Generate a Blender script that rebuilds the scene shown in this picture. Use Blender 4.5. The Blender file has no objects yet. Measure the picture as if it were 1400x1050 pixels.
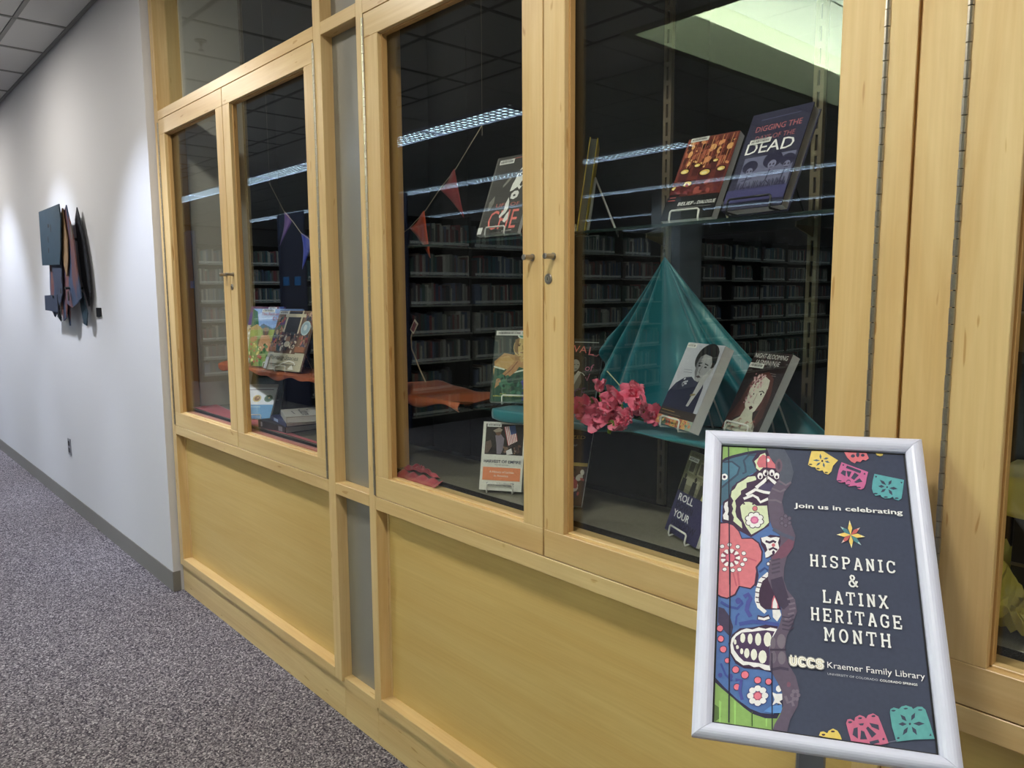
import bpy, bmesh, math, random
from mathutils import Vector, Matrix
from mathutils.geometry import tessellate_polygon
R = math.radians
random.seed(7)
SC = bpy.context.scene
COL = SC.collection

# ------------------------------------------------------------------ camera
CAM_POS = Vector((0, -1.2596, 1.5))
YAW, PITCH, ROLL = R(47.80475), R(6.76113), R(-0.32494)
fw = Vector((-math.sin(YAW)*math.cos(PITCH), math.cos(YAW)*math.cos(PITCH), -math.sin(PITCH)))
r0 = Vector((math.cos(YAW), math.sin(YAW), 0)); u0 = r0.cross(fw)
rr = r0*math.cos(ROLL)+u0*math.sin(ROLL); uu = -r0*math.sin(ROLL)+u0*math.cos(ROLL)
cd = bpy.data.cameras.new('camera'); cam = bpy.data.objects.new('camera', cd); COL.objects.link(cam)
cd.sensor_width = 36; cd.lens = 1039.94/1400*36; cd.clip_start = 0.05; cd.clip_end = 100
cam.matrix_world = Matrix(((rr.x, uu.x, -fw.x, CAM_POS.x), (rr.y, uu.y, -fw.y, CAM_POS.y), (rr.z, uu.z, -fw.z, CAM_POS.z), (0, 0, 0, 1)))
SC.camera = cam

# ------------------------------------------------------------------ world, exposure, lights
w = bpy.data.worlds.new('world'); SC.world = w; w.use_nodes = True
w.node_tree.nodes['Background'].inputs[0].default_value = (0.75, 0.85, 1, 1)
w.node_tree.nodes['Background'].inputs[1].default_value = 0.05
SC.view_settings.view_transform = 'Standard'; SC.view_settings.look = 'None'
SC.view_settings.exposure = 0.0; SC.view_settings.gamma = 1; SC.view_settings.use_curve_mapping = False
SC.cycles.transparent_max_bounces = 24
SC.cycles.max_bounces = 8

def area(name, loc, size, sizey, power, color=(1, 1, 1), rot=(0, 0, 0), spread=180):
    l = bpy.data.lights.new(name, 'AREA'); l.shape = 'RECTANGLE'; l.size = size; l.size_y = sizey
    l.energy = power; l.color = color; l.spread = R(spread)
    o = bpy.data.objects.new(name, l); COL.objects.link(o); o.location = loc; o.rotation_euler = rot
    return o
ZC = 3.05
HALL_X = [-10.45, -8.0, -5.55, -3.1, -0.67, 1.78, 4.2]
HALL_Y = -1.07
for hx in HALL_X:                                       # recessed downlights in the corridor ceiling
    area('downlight_lamp', (hx, HALL_Y, ZC-0.012), 0.26, 0.26, 27, (1, 0.94, 0.85))
SPOT_Y = -1.02
SPOT_X = [-9.4, -7.6, -5.78, -3.96]
for sx in SPOT_X:                                       # wall washer spots aimed at the gallery wall
    l = bpy.data.lights.new('wall_spot_lamp', 'SPOT'); l.energy = 150; l.color = (0.72, 0.81, 1); l.spot_size = R(62); l.spot_blend = 0.8; l.shadow_soft_size = 0.03
    o = bpy.data.objects.new('wall_spot_lamp', l); COL.objects.link(o); o.location = (sx, SPOT_Y, ZC-0.05)
    o.rotation_euler = (Vector((sx+0.05, -0.035, 0.85))-o.location).to_track_quat('-Z', 'Y').to_euler()
# cove strips that light the raised library ceiling from below
area('cove_lamp', (-3.20, -8.0, 3.33), 0.12, 11.0, 1050, (0.88, 1, 0.82), (0, R(180+10), 0))
area('cove_lamp', (1.0, -2.28, 3.33), 7.6, 0.12, 400, (0.88, 1, 0.82), (R(180-28), 0, 0))

# ------------------------------------------------------------------ materials
def srgb(h, lift=0.0):
    v = [min(1.0, int(h[i:i+2], 16)/255+lift) for i in (0, 2, 4)]
    return tuple((c/12.92 if c <= 0.04045 else ((c+0.055)/1.055)**2.4) for c in v)
MATS = {}
def new(name):
    m = bpy.data.materials.new(name); m.use_nodes = True; nt = m.node_tree
    return m, nt, nt.nodes, nt.links, nt.nodes['Principled BSDF']
def plain(name, hexc, rough=0.6, metal=0.0, noise=0.06, scale=40, bump=0.0, spec=0.5, lift=0.0):
    if name in MATS: return MATS[name]
    m, nt, N, L, b = new(name)
    c = srgb(hexc, lift)
    b.inputs['Roughness'].default_value = rough; b.inputs['Metallic'].default_value = metal
    b.inputs['Specular IOR Level'].default_value = spec
    tc = N.new('ShaderNodeTexCoord'); nz = N.new('ShaderNodeTexNoise'); nz.inputs['Scale'].default_value = scale; nz.inputs['Detail'].default_value = 3
    L.new(tc.outputs['Object'], nz.inputs['Vector'])
    mx = N.new('ShaderNodeMix'); mx.data_type = 'RGBA'
    mx.inputs['A'].default_value = (*[x*(1-noise) for x in c], 1); mx.inputs['B'].default_value = (*[min(1, x*(1+noise)) for x in c], 1)
    L.new(nz.outputs['Fac'], mx.inputs['Factor']); L.new(mx.outputs['Result'], b.inputs['Base Color'])
    if bump:
        bp = N.new('ShaderNodeBump'); bp.inputs['Strength'].default_value = bump; bp.inputs['Distance'].default_value = 0.002
        L.new(nz.outputs['Fac'], bp.inputs['Height']); L.new(bp.outputs['Normal'], b.inputs['Normal'])
    MATS[name] = m; return m
def wood(name, axis, ca, cb, fleck=True, rough=0.34, off=0.0, figure=0.0):
    m, nt, N, L, b = new(name)
    b.inputs['Roughness'].default_value = rough
    b.inputs['Specular IOR Level'].default_value = 0.4
    tc = N.new('ShaderNodeTexCoord'); mp = N.new('ShaderNodeMapping')
    s = [9.0, 9.0, 9.0]; s[axis] = 0.7; mp.inputs['Scale'].default_value = s; mp.inputs['Location'].default_value = (off, off*1.7, off*2.3)
    oi = N.new('ShaderNodeObjectInfo'); add = N.new('ShaderNodeVectorMath'); add.operation = 'ADD'
    sc = N.new('ShaderNodeMath'); sc.operation = 'MULTIPLY'; sc.inputs[1].default_value = 13.0
    L.new(oi.outputs['Random'], sc.inputs[0]); L.new(tc.outputs['Object'], add.inputs[0]); L.new(sc.outputs[0], add.inputs[1])
    L.new(add.outputs[0], mp.inputs['Vector'])
    n1 = N.new('ShaderNodeTexNoise'); n1.inputs['Scale'].default_value = 1.6; n1.inputs['Detail'].default_value = 5; n1.inputs['Roughness'].default_value = 0.62; n1.inputs['Distortion'].default_value = 0.7
    L.new(mp.outputs[0], n1.inputs['Vector'])
    mp2 = N.new('ShaderNodeMapping'); s2 = [150.0]*3; s2[axis] = 3.2; mp2.inputs['Scale'].default_value = s2; L.new(add.outputs[0], mp2.inputs['Vector'])
    n2 = N.new('ShaderNodeTexNoise'); n2.inputs['Scale'].default_value = 1.0; n2.inputs['Detail'].default_value = 2; L.new(mp2.outputs[0], n2.inputs['Vector'])
    cr = N.new('ShaderNodeValToRGB'); cr.color_ramp.elements[0].position = 0.3; cr.color_ramp.elements[1].position = 0.72
    cr.color_ramp.elements[0].color = (*srgb(ca), 1); cr.color_ramp.elements[1].color = (*srgb(cb), 1)
    L.new(n1.outputs['Fac'], cr.inputs[0])
    mx = N.new('ShaderNodeMix'); mx.data_type = 'RGBA'; mx.blend_type = 'MULTIPLY'; mx.inputs['Factor'].default_value = 0.22
    r2 = N.new('ShaderNodeValToRGB'); r2.color_ramp.elements[0].position = 0.3; r2.color_ramp.elements[1].position = 0.65
    r2.color_ramp.elements[0].color = (0.72, 0.66, 0.56, 1); r2.color_ramp.elements[1].color = (1, 1, 1, 1)
    L.new(n2.outputs['Fac'], r2.inputs[0]); L.new(cr.outputs[0], mx.inputs['A']); L.new(r2.outputs[0], mx.inputs['B'])
    last = mx.outputs['Result']
    if fleck:                                            # short dark mineral flecks of maple
        mp3 = N.new('ShaderNodeMapping'); s3 = [170.0]*3; s3[axis] = 26.0; mp3.inputs['Scale'].default_value = s3; L.new(add.outputs[0], mp3.inputs['Vector'])
        n3 = N.new('ShaderNodeTexNoise'); n3.inputs['Scale'].default_value = 0.5; n3.inputs['Detail'].default_value = 0; L.new(mp3.outputs[0], n3.inputs['Vector'])
        r3 = N.new('ShaderNodeValToRGB'); r3.color_ramp.elements[0].position = 0.80; r3.color_ramp.elements[1].position = 0.83
        r3.color_ramp.elements[0].color = (1, 1, 1, 1); r3.color_ramp.elements[1].color = (0.72, 0.58, 0.42, 1)
        m3 = N.new('ShaderNodeMix'); m3.data_type = 'RGBA'; m3.blend_type = 'MULTIPLY'; m3.inputs['Factor'].default_value = 0.9
        L.new(n3.outputs['Fac'], r3.inputs[0]); L.new(last, m3.inputs['A']); L.new(r3.outputs[0], m3.inputs['B']); last = m3.outputs['Result']
    L.new(last, b.inputs['Base Color'])
    bp = N.new('ShaderNodeBump'); bp.inputs['Strength'].default_value = 0.08; bp.inputs['Distance'].default_value = 0.001
    L.new(n2.outputs['Fac'], bp.inputs['Height']); L.new(bp.outputs['Normal'], b.inputs['Normal'])
    return m
MV = wood('maple_vertical', 2, 'cba870', 'e0c692')
MH = wood('maple_horizontal', 0, 'cba872', 'dec590')
MP = wood('maple_veneer', 0, 'c8a664', 'd2b676', fleck=False, rough=0.42)
MD = wood('maple_lining', 2, 'b08852', 'c29a60', rough=0.5)
PAINT = plain('wall_paint', 'cdcdd0', 0.75, noise=0.02, scale=90, bump=0.12)
GREYWALL = plain('case_side_paint', 'c8c6ba', 0.7, noise=0.03)
BASEM = plain('vinyl_baseboard', '7b7974', 0.45, noise=0.04)
BLACKM = plain('black_back_panel', '0b0b0d', 0.75, noise=0.1, spec=0.2)
DARKM = plain('dark_gap', '1a1411', 0.8)
METAL = plain('brushed_nickel', '9a948c', 0.32, 0.9, 0.12, 200)
BRASS = plain('hinge_steel', 'a8a294', 0.30, 0.85, 0.15, 300)
ALU = plain('silver_frame', 'd2d7ee', 0.40, 0.0, 0.02, 60)
POLEM = plain('grey_pole', '8e939c', 0.35, 0.7)
WIRE = plain('white_wire', 'e8e8e4', 0.35, spec=0.6)
PAGES = plain('book_pages', 'e4e4e6', 0.85, noise=0.1, scale=400)
PLATE = plain('bronze_standard', '6a5f4a', 0.5, 0.2)
PLATF = plain('grey_platform', '7d7b6c', 0.22, noise=0.04)
TILE = plain('ceiling_tile', 'cfcfcc', 0.9, noise=0.05, scale=220, bump=0.1)
TBAR = plain('tee_bar', '84847f', 0.5)
NAVYP = plain('navy_end_panel', '343a55', 0.5, noise=0.06)
SHELFM = plain('shelf_steel', 'b0aea4', 0.45, noise=0.05)
BLUESIGN = plain('blue_sign', '2f86d8', 0.4)
SPRK = plain('chrome_sprinkler', '6a6458', 0.35, 0.6)
PLASTD = plain('dark_plastic', '202124', 0.4)

def carpet():
    m, nt, N, L, b = new('loop_carpet'); b.inputs['Roughness'].default_value = 0.95; b.inputs['Specular IOR Level'].default_value = 0.1
    tc = N.new('ShaderNodeTexCoord'); mp = N.new('ShaderNodeMapping'); mp.inputs['Scale'].default_value = (1, 1, 1); mp.inputs['Rotation'].default_value = (0, 0, R(35)); L.new(tc.outputs['Object'], mp.inputs['Vector'])
    v = N.new('ShaderNodeTexVoronoi'); v.inputs['Scale'].default_value = 190; v.inputs['Randomness'].default_value = 1; L.new(mp.outputs[0], v.inputs['Vector'])
    n = N.new('ShaderNodeTexNoise'); n.inputs['Scale'].default_value = 120; n.inputs['Detail'].default_value = 2; L.new(mp.outputs[0], n.inputs['Vector'])
    sep = N.new('ShaderNodeSeparateColor'); L.new(v.outputs['Color'], sep.inputs[0])
    cr = N.new('ShaderNodeValToRGB'); e = cr.color_ramp.elements; e[0].position = 0; e[0].color = (*srgb('3c3845'), 1); e[1].position = 1; e[1].color = (*srgb('cac4c8'), 1)
    for p, c in ((0.3, '645f66'), (0.6, '858086'), (0.85, 'a29ca2')):
        k = e.new(p); k.color = (*srgb(c), 1)
    L.new(sep.outputs[0], cr.inputs[0]); 
    mx = N.new('ShaderNodeMix'); mx.data_type = 'RGBA'; mx.blend_type = 'MULTIPLY'; mx.inputs['Factor'].default_value = 0.8
    r2 = N.new('ShaderNodeValToRGB'); r2.color_ramp.elements[0].position = 0.3; r2.color_ramp.elements[0].color = (0.36, 0.36, 0.38, 1); r2.color_ramp.elements[1].position = 0.65; r2.color_ramp.elements[1].color = (1, 1, 1, 1)
    L.new(n.outputs['Fac'], r2.inputs[0]); L.new(cr.outputs[0], mx.inputs['A']); L.new(r2.outputs[0], mx.inputs['B'])
    L.new(mx.outputs['Result'], b.inputs['Base Color'])
    bp = N.new('ShaderNodeBump'); bp.inputs['Strength'].default_value = 0.9; bp.inputs['Distance'].default_value = 0.004
    L.new(v.outputs['Distance'], bp.inputs['Height']); bp.invert = True; L.new(bp.outputs['Normal'], b.inputs['Normal'])
    return m
CARPET = carpet()

def glass(name, tint=(0.97, 0.985, 0.975), f0=0.052, rough=0.0):
    m, nt, N, L, b = new(name); N.remove(b)
    out = N['Material Output']; t = N.new('ShaderNodeBsdfTransparent'); t.inputs[0].default_value = (*tint, 1)
    g = N.new('ShaderNodeBsdfGlossy'); g.inputs['Roughness'].default_value = rough; g.inputs[0].default_value = (0.95, 1, 0.96, 1)
    ge = N.new('ShaderNodeNewGeometry'); d = N.new('ShaderNodeVectorMath'); d.operation = 'DOT_PRODUCT'
    L.new(ge.outputs['Incoming'], d.inputs[0]); L.new(ge.outputs['Normal'], d.inputs[1])
    a = N.new('ShaderNodeMath'); a.operation = 'ABSOLUTE'; L.new(d.outputs['Value'], a.inputs[0])
    s = N.new('ShaderNodeMath'); s.operation = 'SUBTRACT'; s.inputs[0].default_value = 1; s.use_clamp = True; L.new(a.outputs[0], s.inputs[1])
    p = N.new('ShaderNodeMath'); p.operation = 'POWER'; p.inputs[1].default_value = 5; L.new(s.outputs[0], p.inputs[0])
    q = N.new('ShaderNodeMath'); q.operation = 'MULTIPLY_ADD'; q.inputs[1].default_value = 1-f0; q.inputs[2].default_value = f0; q.use_clamp = True; L.new(p.outputs[0], q.inputs[0])
    mx = N.new('ShaderNodeMixShader'); L.new(q.outputs[0], mx.inputs[0]); L.new(t.outputs[0], mx.inputs[1]); L.new(g.outputs[0], mx.inputs[2]); L.new(mx.outputs[0], out.inputs[0])
    return m
GLASS = glass('clear_glass')
SHELFG = glass('shelf_glass', (0.86, 0.95, 0.92), 0.05)
SHELFE = plain('shelf_glass_edge', '22322f', 0.2, noise=0.1)
def frosted():
    m, nt, N, L, b = new('frosted_glass')
    b.inputs['Base Color'].default_value = (*srgb('97958b'), 1); b.inputs['Roughness'].default_value = 0.24
    b.inputs['Specular IOR Level'].default_value = 1.0; b.inputs['Transmission Weight'].default_value = 0.25
    b.inputs['Coat Weight'].default_value = 0.5; b.inputs['Coat Roughness'].default_value = 0.16
    return m
FROST = frosted()
def emit(name, col, s):
    m, nt, N, L, b = new(name); b.inputs['Base Color'].default_value = (0.8, 0.8, 0.8, 1)
    b.inputs['Emission Color'].default_value = (*col, 1); b.inputs['Emission Strength'].default_value = s
    return m
LENS = emit('troffer_lens', (0.68, 0.85, 1), 11.0)
DLENS = emit('downlight_lens', (1, 0.93, 0.82), 12)
def printmat():
    m, nt, N, L, b = new('printed_ink'); b.inputs['Roughness'].default_value = 0.5; b.inputs['Specular IOR Level'].default_value = 0.22
    a = N.new('ShaderNodeVertexColor'); a.layer_name = 'ink'
    tc = N.new('ShaderNodeTexCoord'); nz = N.new('ShaderNodeTexNoise'); nz.inputs['Scale'].default_value = 160; nz.inputs['Detail'].default_value = 4; L.new(tc.outputs['Object'], nz.inputs['Vector'])
    mp = N.new('ShaderNodeMapRange'); mp.inputs['To Min'].default_value = 0.82; mp.inputs['To Max'].default_value = 1.12; L.new(nz.outputs['Fac'], mp.inputs[0])
    vm = N.new('ShaderNodeVectorMath'); vm.operation = 'SCALE'; L.new(a.outputs['Color'], vm.inputs[0]); L.new(mp.outputs[0], vm.inputs['Scale'])
    hs = N.new('ShaderNodeHueSaturation'); hs.inputs['Saturation'].default_value = 0.86; L.new(vm.outputs[0], hs.inputs['Color'])
    L.new(hs.outputs[0], b.inputs['Base Color']); return m
INK = printmat()
def cloth(name, c1, c2, rough=0.6, sheen=0.3, scale=6):
    m, nt, N, L, b = new(name); b.inputs['Roughness'].default_value = rough
    b.inputs['Sheen Weight'].default_value = sheen
    tc = N.new('ShaderNodeTexCoord'); n = N.new('ShaderNodeTexNoise'); n.inputs['Scale'].default_value = scale; n.inputs['Detail'].default_value = 4; L.new(tc.outputs['Object'], n.inputs['Vector'])
    mx = N.new('ShaderNodeMix'); mx.data_type = 'RGBA'; mx.inputs['A'].default_value = (*srgb(c1), 1); mx.inputs['B'].default_value = (*srgb(c2), 1)
    L.new(n.outputs['Fac'], mx.inputs['Factor']); L.new(mx.outputs['Result'], b.inputs['Base Color'])
    return m
TEAL = cloth('teal_satin', '0a5c6a', '148490', 0.40)
ORANGE = cloth('orange_cloth', '8e4420', 'b45a2c', 0.6, 0.1)
REDC = cloth('red_cloth', '98303c', 'c04450', 0.7)
YELC = cloth('yellow_crepe', 'c8b83c', 'e0d468', 0.7)
PETAL = cloth('pink_petal', 'f83a74', 'ffa8c0', 0.5, 0.2, 60)
LEAF = cloth('green_leaf', '4d7a28', '86a83c', 0.5, 0.1, 60)
def rust():
    m, nt, N, L, b = new('mottled_metal'); b.inputs['Roughness'].default_value = 0.6; b.inputs['Metallic'].default_value = 0.15
    tc = N.new('ShaderNodeTexCoord'); mp = N.new('ShaderNodeMapping'); mp.inputs['Scale'].default_value = (5.5, 1, 1.6); L.new(tc.outputs['Object'], mp.inputs['Vector'])
    n = N.new('ShaderNodeTexNoise'); n.inputs['Scale'].default_value = 1.7; n.inputs['Detail'].default_value = 6; L.new(mp.outputs[0], n.inputs['Vector'])
    cr = N.new('ShaderNodeValToRGB'); e = cr.color_ramp.elements; e[0].position = 0.36; e[0].color = (*srgb('2c3a52'), 1); e[1].position = 0.7; e[1].color = (*srgb('5a5048'), 1)
    for p, c in ((0.46, '35445e'), (0.52, '5a4048'), (0.60, '6a4038')): k = e.new(p); k.color = (*srgb(c), 1)
    L.new(n.outputs['Fac'], cr.inputs[0]); L.new(cr.outputs[0], b.inputs['Base Color'])
    return m
RUST = rust()
BLUEMET = plain('blue_patina_metal', '263a46', 0.55, 0.2, 0.25, 14)
BLUEGR = plain('slate_metal', '343c4e', 0.55, 0.2, 0.2, 14)
BOOKM = {}
def bookcol(h, rough=0.5): 
    return plain('book_cloth_'+h, h, rough, noise=0.08, scale=60)

# ------------------------------------------------------------------ mesh helpers
class MB:
    def __init__(s): s.v = []; s.f = []; s.mi = []; s.mats = []
    def m(s, mat):
        if mat not in s.mats: s.mats.append(mat)
        return s.mats.index(mat)
    def add(s, vs, fs, mat):
        k = len(s.v); s.v += [tuple(p) for p in vs]; i = s.m(mat)
        for f in fs: s.f.append(tuple(k+a for a in f)); s.mi.append(i)
        return s
    def box(s, x0, x1, y0, y1, z0, z1, mat, M=None):
        vs = [(x0, y0, z0), (x1, y0, z0), (x1, y1, z0), (x0, y1, z0), (x0, y0, z1), (x1, y0, z1), (x1, y1, z1), (x0, y1, z1)]
        if M is not None: vs = [M @ Vector(v) for v in vs]
        return s.add(vs, [(0, 3, 2, 1), (4, 5, 6, 7), (0, 1, 5, 4), (1, 2, 6, 5), (2, 3, 7, 6), (3, 0, 4, 7)], mat)
    def bev(s, x0, x1, y0, y1, z0, z1, mat, b=0.0015, M=None):
        # box with chamfered edges
        bm = bmesh.new(); bmesh.ops.create_cube(bm, size=1)
        for v in bm.verts: v.co = Vector(((x0+x1)/2+v.co.x*(x1-x0), (y0+y1)/2+v.co.y*(y1-y0), (z0+z1)/2+v.co.z*(z1-z0)))
        b = min(b, abs(x1-x0)*.3, abs(y1-y0)*.3, abs(z1-z0)*.3)
        bmesh.ops.bevel(bm, geom=bm.edges[:], offset=b, segments=1, profile=0.5, affect='EDGES')
        bm.verts.index_update(); vs = [v.co.copy() for v in bm.verts]
        if M is not None: vs = [M @ v for v in vs]
        s.add(vs, [tuple(v.index for v in f.verts) for f in bm.faces], mat); bm.free(); return s
    def tube(s, pts, rad, mat, n=8, close=False, caps=True):
        pts = [Vector(p) for p in pts]; rings = []; prev = None
        for i, p in enumerate(pts):
            a = pts[max(i-1, 0)]; c = pts[min(i+1, len(pts)-1)]; d = (c-a).normalized()
            if prev is None:
                up = Vector((0, 0, 1)) if abs(d.z) < 0.9 else Vector((1, 0, 0)); e1 = d.cross(up).normalized()
            else: e1 = (prev-d*prev.dot(d)).normalized()
            prev = e1; e2 = d.cross(e1); r = rad[i] if isinstance(rad, (list, tuple)) else rad
            rings.append([p+(e1*math.cos(2*math.pi*k/n)+e2*math.sin(2*math.pi*k/n))*r for k in range(n)])
        vs = [q for g in rings for q in g]; fs = []
        for i in range(len(rings)-1):
            for k in range(n):
                a = i*n+k; b2 = i*n+(k+1) % n; fs.append((a, b2, b2+n, a+n))
        if caps: fs.append(tuple(range(n))[::-1]); fs.append(tuple((len(rings)-1)*n+k for k in range(n)))
        return s.add(vs, fs, mat)
    def prism(s, poly, y0, y1, mat, M=None):
        # polygon in x,z extruded in y
        n = len(poly); vs = [Vector((p[0], y0, p[1])) for p in poly]+[Vector((p[0], y1, p[1])) for p in poly]
        if M is not None: vs = [M @ v for v in vs]
        tri = tessellate_polygon([[Vector((p[0], p[1], 0)) for p in poly]])
        fs = [tuple(t) for t in tri]+[tuple(a+n for a in t[::-1]) for t in tri]+[(i, (i+1) % n, (i+1) % n+n, i+n) for i in range(n)]
        return s.add(vs, fs, mat)
    def build(s, name, parent=None, smooth=False, loc=None):
        me = bpy.data.meshes.new(name)
        if loc is not None: s.v = [(a[0]-loc[0], a[1]-loc[1], a[2]-loc[2]) for a in s.v]
        me.from_pydata(s.v, [], s.f)
        for m in s.mats: me.materials.append(m)
        me.polygons.foreach_set('material_index', s.mi)
        if smooth: me.polygons.foreach_set('use_smooth', [True]*len(s.f))
        bm = bmesh.new(); bm.from_mesh(me); bmesh.ops.recalc_face_normals(bm, faces=bm.faces[:]); bm.to_mesh(me); bm.free()
        o = bpy.data.objects.new(name, me); COL.objects.link(o)
        if loc is not None: o.location = loc
        if parent is not None: o.parent = parent
        return o
def thing(name, label, cat, loc=(0, 0, 0), group=None, parent=None):
    o = bpy.data.objects.new(name, None); COL.objects.link(o); o.location = loc; o.empty_display_size = 0.05
    tag(o, label, cat, group); return o
def tag(o, label=None, cat=None, group=None, kind=None):
    if label: o['label'] = label
    if cat: o['category'] = cat
    if group: o['group'] = group
    if kind: o['kind'] = kind
    return o
def inv(o, parent_loc):      # child mesh built in world coordinates under a parent placed at parent_loc
    o.location = (o.location[0]-parent_loc[0], o.location[1]-parent_loc[1], o.location[2]-parent_loc[2]); return o
def struct(o): o['kind'] = 'structure'; return o
def part(name, parent, *boxes, b=0.0012):
    """boxes: (x0,x1,y0,y1,z0,z1,mat) in world coordinates; the parent stands at its own location"""
    q = MB()
    for bx in boxes: q.bev(*bx[:6], bx[6], b)
    o = q.build(name, parent); L = parent
    off = Vector((0, 0, 0))
    while L is not None: off += Vector(L.location); L = L.parent
    o.location = -off
    return o
def put(o, parent):
    o.parent = parent; off = Vector((0, 0, 0)); L = parent
    while L is not None: off += Vector(L.location); L = L.parent
    o.location = Vector(o.location)-off
    return o
def pempty(name, parent):
    o = bpy.data.objects.new(name, None); COL.objects.link(o); o.parent = parent; o.empty_display_size = 0.05; return o

def parts(name, parent, *boxes, b=0.0012): return [part(name, parent, bx, b=b) for bx in boxes]
# ------------------------------------------------------------------ room shell
XL, XR, YR = -18.0, 5.2, -17.0        # far left wall, right wall, rear wall of the library
WY = -0.035                           # gallery wall plane
def sbox(name, *b, bev=0.0008):
    q = MB()
    for x in b: q.bev(*x[:6], x[6], bev)
    return struct(q.build(name))
sbox('floor', (XL, XR, YR, 0.9, -0.05, 0.0, CARPET))
wl = sbox('wall_left', (XL, -3.923, WY, 0.10, 0.0, ZC+0.02, PAINT))
sbox('baseboard_left', (XL, -3.9205, WY-0.004, 0.0, 0.001, 0.105, BASEM))
sbox('wall_back', (XL, XR, 0.62, 0.72, 0.0, ZC, PAINT))
sbox('wall_rear', (XL, XR, YR-0.1, YR, 0.0, ZC+0.7, PAINT))
sbox('wall_end', (XL-0.1, XL, YR, 0.7, 0.0, ZC+0.7, PAINT))
sbox('wall_right', (XR, XR+0.1, YR, 0.7, 0.0, ZC+0.7, PAINT))
# corridor ceiling: slab, tee bars, tiles one by one
CY = -2.45; CXE = -3.05
ceil = MB(); ceil.box(XL, XR, CY+0.061, 0.62, ZC+0.035, ZC+0.08, PAINT); ceil.box(XL, CXE-0.061, YR, CY+0.061, ZC+0.035, ZC+0.08, PAINT)
ceil = struct(ceil.build('ceiling'))
GX0 = -5.18; GP = 0.615; GY = [WY, -0.31, -0.925, -1.54, -2.155, CY+0.056]
bars = MB()
for y in GY[1:-1]: bars.bev(XL, XR, y-0.012, y+0.012, ZC-0.001, ZC+0.012, TBAR)
i0 = math.floor((XL-GX0)/GP)+1; xs = [GX0+GP*i for i in range(i0, 60) if GX0+GP*i < XR]
for x in xs: bars.bev(x-0.012, x+0.012, CY+0.062, WY, ZC-0.001, ZC+0.011, TBAR)
bars.bev(XL, -3.93, WY-0.022, WY-0.001, ZC-0.004, ZC+0.01, TBAR)
put(bars.build('tee_grid'), ceil)
tm = {}
for a in range(len(xs)-1):
    if xs[a] < -12: continue
    for k in range(len(GY)-1):
        d = abs(GY[k+1]-GY[k])-0.02; key = round(d, 3)
        if key not in tm:
            q = MB(); q.bev(-GP/2+0.011, GP/2-0.011, -d/2, d/2, 0, 0.018, TILE, b=0.004); o = q.build('ceiling_tile'); tm[key] = o.data; COL.objects.unlink(o); bpy.data.objects.remove(o)
        if k == 1 and any(abs((xs[a]+xs[a+1])/2-hx) < GP/2 for hx in HALL_X): pass
        o = bpy.data.objects.new('ceiling_tile', tm[key]); COL.objects.link(o); o.parent = ceil
        o.location = ((xs[a]+xs[a+1])/2, (GY[k]+GY[k+1])/2, ZC+0.004)
# library ceiling: far tiles joined
lt = MB()
x = XL
for a in range(len(xs)-1):
    if xs[a] > CXE-0.1: break
    for k in range(24):
        ya = CY-0.615*k; yb = ya-0.615
        if yb < YR: break
        lt.box(xs[a]+0.012, min(xs[a+1]-0.012, CXE-0.061), yb+0.012, ya-0.012, ZC+0.006, ZC+0.02, TILE)
o = put(lt.build('library_ceiling_tiles'), ceil); o['kind'] = 'stuff'
lb = MB()
lb.box(XL, CXE-0.061, YR, CY, ZC+0.022, ZC+0.03, TBAR); o = put(lb.build('library_tee_grid'), ceil)
# raised coffer: two step vertical faces and a higher tiled ceiling, lit by the cove
Z2 = 3.68
PAINTC = plain('coffer_paint', 'b6b8a8', 0.8, noise=0.02)
sbox('trim_1', (CXE-0.06, CXE, YR, CY, ZC-0.005, 3.30, PAINTC))   # fascia
sbox('trim_2', (CXE-0.06, XR, CY, CY+0.06, ZC-0.005, 3.30, PAINTC))
sbox('trim_3', (CXE-0.46, CXE-0.40, YR, CY+0.4, 3.30, Z2+0.1, PAINTC), (CXE-0.46, CXE-0.062, YR, CY+0.46, 3.25, 3.285, PAINTC))
sbox('trim_4', (CXE-0.46, XR, CY+0.40, CY+0.46, 3.30, Z2+0.1, PAINTC), (CXE, XR, CY+0.062, CY+0.46, 3.25, 3.285, PAINTC))
cc = struct(MB().box(CXE-0.46, XR, YR, CY+0.46, Z2+0.035, Z2+0.08, PAINT).build('ceiling_raised'))
ct = MB()
for a in range(16):
    for k in range(26):
        x0 = CXE-0.40+0.61*a; y0 = CY+0.40-0.61*k
        if x0+0.6 > XR or y0-0.6 < YR: continue
        ct.bev(x0+0.007, x0+0.603, y0-0.603, y0-0.007, Z2, Z2+0.02, TILE, b=0.004)
o = put(ct.build('raised_tiles'), cc); o['kind'] = 'stuff'
put(MB().box(CXE-0.40, XR, YR, CY+0.40, Z2+0.022, Z2+0.03, DARKM).build('raised_tee_grid'), cc)

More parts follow.
